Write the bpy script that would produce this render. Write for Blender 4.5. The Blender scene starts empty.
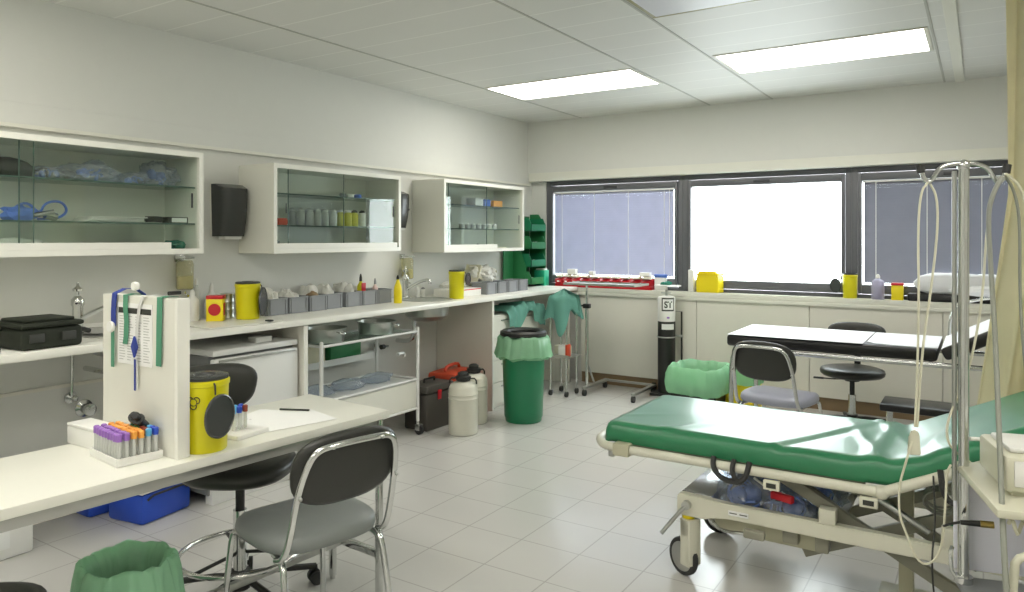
import bpy, bmesh, math, random
from mathutils import Vector, Matrix, noise
PI = math.pi
random.seed(7)
SC = bpy.context.scene
COL = SC.collection

# ------------------------------------------------------------------ materials
def lin(h):
    h = h.lstrip('#'); o = []
    for i in (0, 2, 4):
        v = int(h[i:i+2], 16) / 255
        o.append(v/12.92 if v <= .04045 else ((v+.055)/1.055)**2.4)
    return (*o, 1)

def mat(name, col, rough=.5, metal=0, var=.04, scale=12, bump=0, bscale=60, spec=.5, trans=0, coat=0):
    m = bpy.data.materials.new(name); m.use_nodes = True
    nt = m.node_tree; N = nt.nodes; L = nt.links
    b = N['Principled BSDF']
    b.inputs['Roughness'].default_value = rough; b.inputs['Metallic'].default_value = metal
    b.inputs['Specular IOR Level'].default_value = spec
    b.inputs['Coat Weight'].default_value = coat
    b.inputs['Transmission Weight'].default_value = trans
    tc = N.new('ShaderNodeTexCoord'); nz = N.new('ShaderNodeTexNoise')
    nz.inputs['Scale'].default_value = scale; nz.inputs['Detail'].default_value = 3
    L.new(tc.outputs['Object'], nz.inputs['Vector'])
    mx = N.new('ShaderNodeMix'); mx.data_type = 'RGBA'
    c = lin(col)
    mx.inputs['A'].default_value = tuple(min(1, v*(1-var)) for v in c[:3]) + (1,)
    mx.inputs['B'].default_value = tuple(min(1, v*(1+var)) for v in c[:3]) + (1,)
    L.new(nz.outputs['Fac'], mx.inputs['Factor']); L.new(mx.outputs['Result'], b.inputs['Base Color'])
    if bump:
        n2 = N.new('ShaderNodeTexNoise'); n2.inputs['Scale'].default_value = bscale
        L.new(tc.outputs['Object'], n2.inputs['Vector'])
        bp = N.new('ShaderNodeBump'); bp.inputs['Strength'].default_value = bump; bp.inputs['Distance'].default_value = .01
        L.new(n2.outputs['Fac'], bp.inputs['Height']); L.new(bp.outputs['Normal'], b.inputs['Normal'])
    return m

def clear_mat(name, col, alpha, rough=.08):
    """thin clear film or pane: see-through body with a fresnel gloss"""
    m = bpy.data.materials.new(name); m.use_nodes = True
    nt = m.node_tree; N = nt.nodes; L = nt.links
    N.remove(N['Principled BSDF'])
    tr = N.new('ShaderNodeBsdfTransparent'); tr.inputs['Color'].default_value = lin(col)
    gl = N.new('ShaderNodeBsdfGlossy'); gl.inputs['Roughness'].default_value = rough
    df = N.new('ShaderNodeBsdfDiffuse'); df.inputs['Color'].default_value = lin(col)
    lw = N.new('ShaderNodeLayerWeight'); lw.inputs['Blend'].default_value = .5
    pw = N.new('ShaderNodeMath'); pw.operation = 'POWER'; pw.inputs[1].default_value = 4.5
    L.new(lw.outputs['Facing'], pw.inputs[0])
    fr = N.new('ShaderNodeMath'); fr.operation = 'MULTIPLY_ADD'; fr.inputs[1].default_value = .7; fr.inputs[2].default_value = .035
    L.new(pw.outputs[0], fr.inputs[0])
    m1 = N.new('ShaderNodeMixShader'); m1.inputs['Fac'].default_value = alpha
    m2 = N.new('ShaderNodeMixShader')
    L.new(tr.outputs[0], m1.inputs[1]); L.new(df.outputs[0], m1.inputs[2])
    L.new(fr.outputs[0], m2.inputs['Fac']); L.new(m1.outputs[0], m2.inputs[1]); L.new(gl.outputs[0], m2.inputs[2])
    L.new(m2.outputs[0], N['Material Output'].inputs['Surface'])
    return m

def film_mat(name, col, tl=.45, rough=.35):
    """thin coloured plastic film / cloth that lets some light through"""
    m = mat(name, col, rough, var=.1, scale=9)
    nt = m.node_tree; N = nt.nodes; L = nt.links
    t = N.new('ShaderNodeBsdfTranslucent'); t.inputs['Color'].default_value = lin(col)
    mx = N.new('ShaderNodeMixShader'); mx.inputs['Fac'].default_value = tl
    L.new(N['Principled BSDF'].outputs[0], mx.inputs[1]); L.new(t.outputs[0], mx.inputs[2])
    L.new(mx.outputs[0], N['Material Output'].inputs['Surface'])
    return m

def bag_mat(name, col, tr):
    m = film_mat(name, col, .3, .25)
    nt = m.node_tree; N = nt.nodes; L = nt.links
    src = N['Material Output'].inputs['Surface'].links[0].from_socket
    t = N.new('ShaderNodeBsdfTransparent'); t.inputs['Color'].default_value = lin(col)
    mx = N.new('ShaderNodeMixShader'); mx.inputs['Fac'].default_value = tr
    L.new(src, mx.inputs[1]); L.new(t.outputs[0], mx.inputs[2]); L.new(mx.outputs[0], N['Material Output'].inputs['Surface'])
    return m

def glow_mat(name, col, s):
    m = bpy.data.materials.new(name); m.use_nodes = True
    nt = m.node_tree; N = nt.nodes
    N.remove(N['Principled BSDF'])
    e = N.new('ShaderNodeEmission'); e.inputs['Color'].default_value = lin(col); e.inputs['Strength'].default_value = s
    nt.links.new(e.outputs[0], N['Material Output'].inputs['Surface'])
    return m

def lines_mat(name, base, line, axes, rough, w, coat=0, var=.03, bump=.0):
    """flat colour with straight joints: axes = [(axis index, pitch, phase)]"""
    m = mat(name, base, rough, var=var, scale=3)
    nt = m.node_tree; N = nt.nodes; L = nt.links
    b = N['Principled BSDF']; src = b.inputs['Base Color'].links[0].from_socket
    tc = N.new('ShaderNodeTexCoord'); sp = N.new('ShaderNodeSeparateXYZ')
    L.new(tc.outputs['Object'], sp.inputs[0])
    acc = None
    for ax, pitch, ph in axes:
        a = N.new('ShaderNodeMath'); a.operation = 'SUBTRACT'; a.inputs[1].default_value = ph
        L.new(sp.outputs[ax], a.inputs[0])
        d = N.new('ShaderNodeMath'); d.operation = 'DIVIDE'; d.inputs[1].default_value = pitch
        L.new(a.outputs[0], d.inputs[0])
        f = N.new('ShaderNodeMath'); f.operation = 'PINGPONG'; f.inputs[1].default_value = .5
        L.new(d.outputs[0], f.inputs[0])
        c = N.new('ShaderNodeMath'); c.operation = 'LESS_THAN'; c.inputs[1].default_value = w/pitch/2
        L.new(f.outputs[0], c.inputs[0])
        if acc is None: acc = c
        else:
            mm = N.new('ShaderNodeMath'); mm.operation = 'MAXIMUM'
            L.new(acc.outputs[0], mm.inputs[0]); L.new(c.outputs[0], mm.inputs[1]); acc = mm
    mx = N.new('ShaderNodeMix'); mx.data_type = 'RGBA'
    L.new(acc.outputs[0], mx.inputs['Factor']); L.new(src, mx.inputs['A']); mx.inputs['B'].default_value = lin(line)
    L.new(mx.outputs['Result'], b.inputs['Base Color'])
    b.inputs['Coat Weight'].default_value = coat
    return m

MT = {}
MT['wall'] = mat('wall_paint', '#dbdcd6', .7, bump=.05, bscale=200, var=.015)
MT['ceiling'] = lines_mat('ceiling_panels', '#d8d9d4', '#e6e7e2', [(1, .295, .11)], .5, .012)
MT['seam'] = mat('ceiling_seam', '#b4b5ae', .5)
MT['floor'] = lines_mat('floor_tiles', '#cbcac6', '#b0aeaa', [(0, .305, 2.135), (1, .308, 2.93)], .2, .006, var=.03)
MT['frame'] = mat('window_frame', '#626468', .4)
MT['frame2'] = mat('window_gasket', '#3c3d41', .5)
MT['laminate'] = mat('white_laminate', '#e3e3d8', .35, var=.015)
MT['edge'] = mat('counter_edge', '#efefe6', .3, var=.01)
MT['panelbeige'] = mat('beige_panel', '#e3e1d6', .45, var=.02)
MT['kick'] = mat('brown_kick', '#8a7458', .6)
MT['white'] = mat('white_plastic', '#e9e9e4', .35, var=.02)
MT['enamel'] = mat('white_enamel', '#e4e5e2', .3, var=.01)
MT['greymetal'] = mat('grey_side', '#77797a', .5)
MT['chrome'] = mat('chrome', '#d2d4d2', .14, 1, var=.02)
MT['steel'] = mat('brushed_steel', '#bfc1bd', .3, 1, var=.05, scale=40)
MT['alu'] = mat('aluminium', '#b9bab6', .35, 1, var=.03)
MT['plate'] = mat('polished_plate', '#e9eaee', .22, .8, var=.01)
MT['black'] = mat('black_plastic', '#222321', .45, var=.1)
MT['vinyl'] = mat('dark_vinyl', '#2f302c', .38, var=.08, bump=.05, bscale=150)
MT['blackpad'] = mat('black_vinyl', '#1b1b1c', .3, var=.08)
MT['greyseat'] = mat('grey_vinyl', '#7d8280', .4, var=.04)
MT['lilacseat'] = mat('pale_grey_vinyl', '#9fa2b2', .35, var=.04)
MT['dispenser'] = mat('smoked_plastic', '#3c3e3d', .25, var=.05)
MT['yellow'] = mat('yellow_plastic', '#ded615', .35, var=.03)
MT['yellow2'] = mat('yellow_plastic_bright', '#f2dd1c', .35, var=.03)
MT['red'] = mat('red_plastic', '#c8202c', .35, var=.05)
MT['orange'] = mat('orange_plastic', '#c8492a', .4)
MT['green'] = mat('green_plastic', '#1b7a52', .35, var=.05)
MT['greenrack'] = mat('green_rack', '#2c7a49', .4, var=.06)
MT['teal'] = mat('teal_plastic', '#2fae86', .35)
MT['bag'] = bag_mat('green_bag', '#aee3bb', .22)
MT['bagdark'] = film_mat('green_bag_deep', '#6cab7c', .35, .3)
MT['drape'] = film_mat('green_drape', '#6aa596', .15, .8)
MT['mattress'] = mat('green_vinyl', '#2f7d55', .34, var=.06, scale=4, coat=.08)
MT['cream'] = mat('cream_enamel', '#d6d5c3', .35, var=.02)
MT['creamdark'] = mat('cream_plastic', '#b7b59b', .45)
MT['olive'] = mat('olive_steel', '#8d8c7c', .4, var=.05)
MT['bin'] = mat('grey_bin', '#8b8e91', .45, var=.04)
MT['paper'] = mat('paper', '#f0f1ee', .8, var=.02)
MT['ink'] = mat('ink', '#33352f', .7)
MT['greyink'] = mat('grey_ink', '#b3b4b0', .8)
MT['blue'] = mat('blue_plastic', '#2a52c4', .35, var=.05)
MT['bluestrap'] = mat('blue_strap', '#2c3f94', .6)
MT['greenstrap'] = mat('green_strap', '#4f9072', .6)
MT['whitestrap'] = mat('white_strap', '#d9dad6', .6)
MT['purple'] = mat('purple_cap', '#9a6cc0', .4)
MT['orangecap'] = mat('orange_cap', '#f0a648', .4)
MT['greencap'] = mat('green_cap', '#3f8a53', .4)
MT['redcap'] = mat('red_cap', '#8e3f2c', .4)
MT['bluecap'] = mat('blue_cap', '#5fb0e0', .4)
MT['navy'] = mat('navy_cap', '#2c4fc0', .4)
MT['tubeglass'] = clear_mat('tube_glass', '#eceeea', .6)
MT['glass'] = clear_mat('cabinet_glass', '#fafdfb', .004, .02)
MT['shelfglass'] = clear_mat('shelf_glass', '#e6f1ec', .06, .05)
MT['pane'] = clear_mat('window_pane', '#f4f8f6', .0, .0)
MT['wrap'] = clear_mat('clear_wrap', '#eaf0f8', .2, .1)
MT['wrapblue'] = film_mat('blue_mask', '#93b0f2', .35, .2)
MT['wrapgreen'] = film_mat('green_mask', '#2f8a72', .3, .25)
MT['wrapwhite'] = film_mat('white_packet', '#f4f4ee', .4, .3)
MT['bagfabric'] = mat('dark_bag_fabric', '#1c2216', .75, var=.15, bump=.15, bscale=120)
MT['canister'] = mat('canister_cream', '#d5d4c5', .3, var=.02)
MT['toolcase'] = mat('dark_case', '#4e4b46', .5)
MT['curtain'] = film_mat('cream_curtain', '#e8e3c6', .35, .8)
MT['cable'] = mat('cream_cable', '#d8d6bf', .5)
MT['cabledark'] = mat('dark_cable', '#3a3b38', .5)
MT['greycable'] = mat('grey_cable', '#8f9287', .45)
MT['monitor'] = mat('monitor_shell', '#cfceb9', .4)
MT['screen'] = mat('screen', '#23262a', .15)
MT['lilacpanel'] = mat('cart_panel', '#e9eaf6', .35, var=.02)
MT['rubber'] = mat('rubber', '#2d2e2d', .6)
MT['pinkish'] = mat('pale_pink', '#e3c9c4', .4)
MT['creambox'] = mat('cream_card', '#dcd9c2', .7)
MT['tubelilac'] = clear_mat('lilac_bottle', '#c9c6dd', .6)
MT['brass'] = mat('brass', '#b09a5c', .3, 1)
MT['slat'] = film_mat('blind_slat', '#adafc0', .125, .5)
MT['slat_shaded'] = film_mat('blind_slat_shaded', '#7c7e89', .035, .5)  # same slats as the left blind, their weaker backlight put into the colour
MT['lamp'] = glow_mat('lamp_on', '#fffaf0', 10)
MT['lampoff'] = mat('lamp_off', '#cfd0d6', .4)
MT['skin'] = mat('liquid', '#d6cf8e', .4)
MT['amber'] = mat('amber', '#c8c04a', .3)
MT['navyfoam'] = mat('blue_paper', '#4f74c8', .6)
MT['pillow'] = mat('pillow_cotton', '#e2e4e6', .85, var=.02, bump=.1, bscale=14)
MT['sheet'] = mat('paper_sheet', '#eceef4', .55, var=.01)
MT['sheet2'] = mat('lilac_sheet', '#c9cbe2', .5, var=.01)
MT['outside'] = mat('render_white', '#f2f2f2', .9)

# ------------------------------------------------------------------ mesh builder
class M:
    def __init__(s): s.bm = bmesh.new()
    def _merge(s, t, mx=None):
        if mx is not None: bmesh.ops.transform(t, matrix=mx, verts=t.verts)
        me = bpy.data.meshes.new('t'); t.to_mesh(me); t.free(); s.bm.from_mesh(me); bpy.data.meshes.remove(me)
        return s
    def box(s, x0, x1, y0, y1, z0, z1, bev=0, rz=0, seg=2, mx=None):
        t = bmesh.new(); bmesh.ops.create_cube(t, size=1)
        cx, cy, cz = (x0+x1)/2, (y0+y1)/2, (z0+z1)/2
        bmesh.ops.scale(t, vec=(abs(x1-x0), abs(y1-y0), abs(z1-z0)), verts=t.verts)
        if bev: bmesh.ops.bevel(t, geom=t.edges[:], offset=bev, segments=seg, affect='EDGES', profile=.5)
        A = Matrix.Translation((cx, cy, cz)) @ Matrix.Rotation(rz, 4, 'Z')
        return s._merge(t, (mx @ A) if mx else A)
    def cyl(s, p0, p1, r0, r1=None, seg=16, cap=True):
        p0, p1 = Vector(p0), Vector(p1); d = p1-p0
        t = bmesh.new()
        bmesh.ops.create_cone(t, cap_ends=cap, segments=seg, radius1=r0, radius2=r0 if r1 is None else r1, depth=d.length)
        q = d.to_track_quat('Z', 'Y').to_matrix().to_4x4()
        return s._merge(t, Matrix.Translation((p0+p1)/2) @ q)
    def sph(s, c, r, sx=1, sy=1, sz=1, u=16, v=10, mx=None):
        t = bmesh.new(); bmesh.ops.create_uvsphere(t, u_segments=u, v_segments=v, radius=r)
        bmesh.ops.scale(t, vec=(sx, sy, sz), verts=t.verts)
        A = Matrix.Translation(c)
        return s._merge(t, (mx @ A) if mx else A)
    def tube(s, pts, r, seg=8, closed=False, smooth=0, rads=None):
        P = [Vector(p) for p in pts]
        for _ in range(smooth):
            Q = []
            n = len(P)
            rng = range(n) if closed else range(n-1)
            if not closed: Q.append(P[0])
            for i in rng:
                a, b = P[i], P[(i+1) % n]
                Q += [a.lerp(b, .25), a.lerp(b, .75)]
            if not closed: Q.append(P[-1])
            P = Q
        n = len(P); rings = []; up = None
        for i in range(n):
            if closed: tan = (P[(i+1) % n]-P[i-1])
            else: tan = P[min(i+1, n-1)]-P[max(i-1, 0)]
            if tan.length < 1e-9: tan = Vector((0, 0, 1))
            tan.normalize()
            if up is None:
                up = Vector((0, 0, 1)) if abs(tan.z) < .9 else Vector((1, 0, 0))
            side = tan.cross(up)
            if side.length < 1e-6: side = tan.cross(Vector((0, 1, 0)))
            side.normalize(); up = side.cross(tan).normalized()
            rings.append([s.bm.verts.new(P[i] + (side*math.cos(2*PI*k/seg) + up*math.sin(2*PI*k/seg))*r) for k in range(seg)])
        m = n if closed else n-1
        for i in range(m):
            a, b = rings[i], rings[(i+1) % n]
            for k in range(seg):
                try: s.bm.faces.new((a[k], a[(k+1) % seg], b[(k+1) % seg], b[k]))
                except ValueError: pass
        if not closed:
            s.bm.faces.new(rings[0][::-1]); s.bm.faces.new(rings[-1])
        return s
    def lathe(s, prof, c=(0, 0, 0), seg=28, mx=None, fn=None):
        """prof: list of (r, z). fn(angle, i, r, z) may return a new (r, z)"""
        t = bmesh.new(); rings = []
        for i, (r, z) in enumerate(prof):
            ring = []
            for k in range(seg):
                a = 2*PI*k/seg
                rr, zz = (r, z) if fn is None else fn(a, i, r, z)
                ring.append(t.verts.new((rr*math.cos(a), rr*math.sin(a), zz)))
            rings.append(ring)
        for i in range(len(rings)-1):
            for k in range(seg):
                t.faces.new((rings[i][k], rings[i][(k+1) % seg], rings[i+1][(k+1) % seg], rings[i+1][k]))
        if prof[0][0] > 1e-6: t.faces.new(rings[0][::-1])
        if prof[-1][0] > 1e-6: t.faces.new(rings[-1])
        bmesh.ops.remove_doubles(t, verts=t.verts, dist=1e-6)
        A = Matrix.Translation(c)
        return s._merge(t, (mx @ A) if mx else A)
    def prism(s, poly, z0, z1, mx=None, bev=0):
        t = bmesh.new()
        a = [t.verts.new((x, y, z0)) for x, y in poly]; b = [t.verts.new((x, y, z1)) for x, y in poly]
        n = len(poly)
        t.faces.new(a[::-1]); t.faces.new(b)
        for i in range(n): t.faces.new((a[i], a[(i+1) % n], b[(i+1) % n], b[i]))
        bmesh.ops.recalc_face_normals(t, faces=t.faces)
        if bev: bmesh.ops.bevel(t, geom=t.edges[:], offset=bev, segments=2, affect='EDGES')
        return s._merge(t, mx)
    def sheet(s, f, nu, nv, thick=0):
        """f(u, v) -> point; a grid, given thickness along its normals if asked"""
        t = bmesh.new()
        g = [[t.verts.new(f(i/nu, j/nv)) for j in range(nv+1)] for i in range(nu+1)]
        for i in range(nu):
            for j in range(nv): t.faces.new((g[i][j], g[i+1][j], g[i+1][j+1], g[i][j+1]))
        bmesh.ops.recalc_face_normals(t, faces=t.faces)
        if thick: bmesh.ops.solidify(t, geom=t.faces[:], thickness=thick)
        return s._merge(t)
    def crumple(s, c, rx, ry, rz, amp=.35, seed=0, sub=4, f=1.6, flat=True):
        t = bmesh.new(); bmesh.ops.create_icosphere(t, subdivisions=sub, radius=1)
        for v in t.verts:
            n = v.co.normalized()
            d = noise.noise(n*f + Vector((seed, seed*.7, 3))) + .6*abs(noise.noise(n*f*2.7 + Vector((seed*1.3, 5, seed)))) + .35*noise.noise(n*f*6+Vector((seed, 1, 2)))
            v.co = n*(1+amp*d)
            v.co.x *= rx; v.co.y *= ry; v.co.z *= rz
            if flat and v.co.z < -rz*.75: v.co.z = -rz*.75
        return s._merge(t, Matrix.Translation(Vector(c)+Vector((0, 0, rz*.75 if flat else 0))))
    def build(s, name, m, parent=None, smooth=40, label=None):
        bm = s.bm
        bmesh.ops.recalc_face_normals(bm, faces=bm.faces)
        me = bpy.data.meshes.new(name); bm.to_mesh(me); bm.free()
        for p in me.polygons: p.use_smooth = bool(smooth)
        if smooth:
            try: me.set_sharp_from_angle(angle=math.radians(smooth))
            except Exception: pass
        me.materials.append(MT[m] if isinstance(m, str) else m)
        o = bpy.data.objects.new(name, me); COL.objects.link(o)
        if parent is not None: o.parent = parent
        if label: o['label'] = label
        return o

def thing(name, label, cat, loc=(0, 0, 0), rz=0, group=None):
    o = bpy.data.objects.new(name, None); COL.objects.link(o)
    o.empty_display_size = .05; o.location = loc; o.rotation_euler = (0, 0, rz)
    o['label'] = label; o['category'] = cat
    if group: o['group'] = group
    return o
def tag(o, label, cat, group=None, loc=None, rz=None):
    o['label'] = label; o['category'] = cat
    if group: o['group'] = group
    if loc is not None: o.location = loc
    if rz is not None: o.rotation_euler = (0, 0, rz)
    return o
def struct(name, m_, mt, smooth=0, parent=None):
    o = m_.build(name, mt, parent, smooth=smooth)
    if parent is None: o['kind'] = 'structure'
    return o
def dup(root, loc=None, rz=None, label=None, group=None):
    def cp(o, par):
        c = o.copy(); COL.objects.link(c)
        if par is not None: c.parent = par
        for ch in list(o.children): cp(ch, c)
        return c
    r = cp(root, None)
    if loc is not None: r.location = loc
    if rz is not None: r.rotation_euler = (0, 0, rz)
    if label: r['label'] = label
    if group: r['group'] = group
    return r
def cut(o, mcut):
    """subtract a shape for good"""
    c = mcut.build('cutter', 'steel', None, smooth=0)
    md = o.modifiers.new('b', 'BOOLEAN'); md.object = c; md.operation = 'DIFFERENCE'; md.solver = 'EXACT'
    bpy.context.view_layer.update()
    dg = bpy.context.evaluated_depsgraph_get()
    me = bpy.data.meshes.new_from_object(o.evaluated_get(dg)); o.modifiers.clear(); o.data = me
    bpy.data.objects.remove(c)
    return o

# ------------------------------------------------------------------ room shell
XR, YB, YF, ZC = 6.4, 6.48, -2.6, 2.61      # right wall, back wall (room face), wall behind, ceiling
YW = 6.60                                    # plane of the windows
struct('floor', M().box(-.15, XR+.15, YF-.15, 6.9, -.1, 0), 'floor')
struct('ceiling', M().box(-.15, XR+.15, YF-.15, 6.9, ZC, ZC+.1), 'ceiling')
w = M().box(-.15, 0, YF-.15, 6.9, 0, 2.61)
struct('wall_left', w, 'wall')
struct('wall_right', M().box(XR, XR+.15, YF-.15, 6.9, 0, ZC), 'wall')
struct('wall_front', M().box(0, XR, YF-.15, YF, 0, ZC), 'wall')
WX0, WX1 = .172, 5.95
w = M().box(0, XR, YB, 6.75, 2.0, ZC)
w.box(0, XR, 6.56, 6.75, 0, .90).box(0, WX0, 6.56, 6.75, .9, 2.0).box(WX1, XR, 6.56, 6.75, .9, 2.0)
struct('wall_back', w, 'wall')
# dado rails on the left wall, lintel strips over the windows
struct('trim_1', M().box(0, .018, YF, YB, 1.975, 2.08, .002), 'wall')
struct('trim_2', M().box(0, .03, YF, YB, 1.955, 1.975, .002), 'laminate')
struct('trim_3', M().box(.02, XR, YB-.012, YB, 2.0, 2.085, .002), 'laminate')
for i, x in enumerate((.62, 1.91, 2.45, 3.72, 4.27, 5.55)):
    struct('trim_%d' % (i+4), M().box(x-.007, x+.007, YF, YB, ZC-.004, ZC, .001), 'seam')
struct('trim_12', M().box(.0005, .012, YF, 2.985, .655, .672, .001), 'panelbeige')
struct('trim_11', M().box(3.79, 3.85, YF, YB, ZC-.012, ZC, .001), 'laminate')
struct('baseboard_left', M().box(0, .012, YF, 6.5, 0, .09), 'panelbeige')

# windows
wins = [(WX0, 1.628), (1.628, 3.058), (3.058, 4.50), (4.50, WX1)]
for i, (a, b) in enumerate(wins):
    f = M()
    z0, z1 = .90, 2.0
    f.box(a, a+.045, YW-.03, YW+.06, z0, z1, .003).box(b-.045, b, YW-.03, YW+.06, z0, z1, .003)
    f.box(a+.045, b-.045, YW-.03, YW+.06, z1-.045, z1, .003).box(a+.045, b-.045, YW-.03, YW+.06, z0, z0+.06, .003)
    wo = struct('window_%d' % (i+1), f, 'frame', 30)
    c0, c1 = a+.05, b-.05
    s = M(); q = .028
    s.box(c0, c0+q, YW-.045, YW+.02, .965, 1.95, .004).box(c1-q, c1, YW-.045, YW+.02, .965, 1.95, .004)
    s.box(c0+q, c1-q, YW-.045, YW+.02, 1.888, 1.95, .004).box(c0+q, c1-q, YW-.045, YW+.02, .965, 1.04, .004)
    so = struct('sash', s, 'frame', 30, wo)
    struct('vent_handle', M().box((a+b)/2-.07, (a+b)/2+.07, YW-.056, YW-.045, 1.905, 1.93, .003), 'frame2', 30, so)
    struct('window_pane', M().box(c0+q-.004, c1-q+.004, YW, YW+.006, 1.036, 1.892), 'pane', 0, wo)
    if i != 1:
        bl = M(); n = 36; zt, zb = 1.872, 1.058
        for k in range(n):
            z = zt - (zt-zb)*(k+.5)/n
            mx = Matrix.Translation(((c0+c1)/2, YW-.014, z)) @ Matrix.Rotation(math.radians(66), 4, 'X')
            bl.box(-(c1-c0)/2+q+.014, (c1-c0)/2-q-.014, -.0125, .0125, -.0004, .0004, mx=mx)
        blo = struct('blind', bl, 'slat' if i == 0 else 'slat_shaded', 0, wo)
        blo['label'] = 'closed venetian blind of thin slats'
        struct('head_rail', M().box(c0+q+.004, c1-q-.004, YW-.03, YW-.004, 1.872, 1.886, .002), 'white', 30, blo)
        struct('bottom_rail', M().box(c0+q+.01, c1-q-.01, YW-.026, YW-.006, 1.045, 1.056, .002), 'white', 30, blo)
        for t in (.08, .36, .64, .92):
            x = c0+q+(c1-c0-2*q)*t
            struct('blind_cord', M().box(x-.003, x+.003, YW-.031, YW-.029, 1.05, 1.88), 'white', 0, blo)
        struct('control_wand', M().cyl((c1-q-.05, YW-.036, 1.35), (c1-q-.05, YW-.036, 1.87), .003, seg=6), 'white', 30, blo)

# ------------------------------------------------------------------ ceiling lights
def ceiling_light(x0, x1, y0, y1, on, label, group=None):
    cx, cy = (x0+x1)/2, (y0+y1)/2; hx, hy = (x1-x0)/2, (y1-y0)/2
    t = thing('ceiling_light', label, 'ceiling light', (cx, cy, ZC), 0, group)
    fr = M(); q = .022
    fr.box(-hx-q, hx+q, -hy-q, -hy, -.006, -.0005, .001).box(-hx-q, hx+q, hy, hy+q, -.006, -.0005, .001)
    fr.box(-hx-q, -hx, -hy, hy, -.006, -.0005, .001).box(hx, hx+q, -hy, hy, -.006, -.0005, .001)
    fr.build('frame', 'laminate' if on else 'amberframe', t)
    M().box(-hx, hx, -hy, hy, -.0062, -.001).build('diffuser', 'lamp' if on else 'lampoff', t, 0)
    return t
MT['amberframe'] = mat('brass_frame', '#8f8c62', .4)
ceiling_light(.66, 1.87, 4.79, 5.34, True, 'lit rectangular ceiling light nearest the left wall and window corner')
ceiling_light(2.50, 3.68, 4.75, 5.32, True, 'lit rectangular ceiling light nearest the cream curtain')
ceiling_light(2.49, 3.68, 3.15, 3.72, False, 'unlit ceiling panel light with brass coloured rim, at the top edge')
for (a, b, c, d) in ((.66, 1.87, .75, 1.3), (4.33, 5.5, -.6, -.05), (.66, 1.87, -1.3, -.75), (2.5, 3.68, .55, 1.1), (4.33, 5.5, 1.8, 2.35), (2.5, 3.68, -1.6, -1.05)):  # out-of-view fixtures added as fill to brighten the near room and ceiling
    ceiling_light(a, b, c, d, True, 'added unseen ceiling light brightening the near part of the room', 'added unseen ceiling lights brightening the near part of the room')

# ------------------------------------------------------------------ left counter
CZ = .94
ct = M().box(.002, .6, -1.2, 6.44, CZ-.036, CZ, .004)
cto = ct.build('worktop', 'edge', None, 30)
cut(cto, M().cyl((.32, 4.45, CZ-.1), (.32, 4.45, CZ+.1), .185, seg=40))
cut(cto, M().cyl((.32, 2.02, CZ-.1), (.32, 2.02, CZ+.1), .15, seg=40))
tag(cto, 'long white worktop running along the left wall', 'worktop')

def basin(name, x, y, r, depth, label):
    t = thing(name, label, 'sink', (x, y, CZ))
    M().lathe([(r-.008, .001), (r+.016, .001), (r+.018, .005), (r+.004, .006), (r-.006, -.002), (r-.02, -depth*.8), (r*.6, -depth), (.02, -depth-.004), (0, -depth-.004),
               ], seg=40).build('bowl', 'steel', t)
    M().lathe([(r-.014, -.037), (r-.016, -depth*.8), (r*.62, -depth-.008), (.02, -depth-.012), (0, -depth-.012)], seg=40).build('underside', 'steel', t)
    M().lathe([(.0, -depth-.001), (.026, -depth-.001), (.028, -depth+.002), (0, -depth+.002)], seg=16).build('drain', 'chrome', t)
    return t
s1 = basin('round_sink', .32, 4.45, .183, .15, 'round steel sink set in the worktop before the yellow bottle')
M().tube([(-.13, 0, -.165), (-.13, 0, -.3), (-.2, 0, -.34), (-.31, 0, -.34)], .018, smooth=1).build('waste_pipe', 'chrome', s1)
s2 = basin('hand_sink', .32, 2.02, .148, .09, 'small steel sink in the worktop behind the dark camera bag')
M().tube([(0, 0, -.10), (0, 0, -.16), (-.06, 0, -.20), (-.302, 0, -.20)], .014, smooth=1).build('waste_pipe', 'chrome', s2)
t = thing('pipe_valve', 'small chrome pipe and valve on the wall below the left worktop', 'valve', (.013, 1.945, .60))
M().tube([(.02, 0, .0), (.02, 0, .29)], .006).build('riser', 'chrome', t)
M().cyl((0, 0, 0), (.008, 0, 0), .030).cyl((.008, 0, 0), (.05, 0, 0), .012).sph((.05, 0, 0), .017).build('valve', 'chrome', t)
t = thing('pipe_flange', 'round chrome wall flange right of the pipe valve, below the left worktop', 'valve', (.0005, 2.02, .53))
M().lathe([(0, 0), (.045, 0), (.045, .006), (.025, .015), (.022, .05), (.03, .055), (.03, .075), (0, .08)], seg=28, mx=Matrix.Rotation(PI/2, 4, 'Y')).build('flange', 'chrome', t)

def tap(x, y, rz, label):
    t = thing('tap', label, 'tap', (x, y, CZ+.001), rz); t.scale = (1.35, 1.35, 1.35)
    M().lathe([(0, 0), (.026, 0), (.026, .008), (.018, .012), (.018, .10), (.022, .105), (.022, .125), (.01, .14), (0, .14)]).build('tap_body', 'chrome', t)
    M().tube([(.015, 0, .055), (.06, 0, .08), (.12, 0, .105), (.17, 0, .115), (.185, 0, .105), (.185, 0, .09)], .009, smooth=1).build('spout', 'chrome', t)
    M().lathe([(0, .14), (.006, .14), (.006, .155), (.016, .157), (.018, .165), (.006, .175), (.003, .19), (0, .19)]).build('handle', 'chrome', t)
    return t
tap(.13, 1.925, .55, 'chrome tap at the sink behind the dark camera bag')
tap(.10, 4.45, 0, 'chrome tap at the round sink, behind the yellow bottle')

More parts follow.
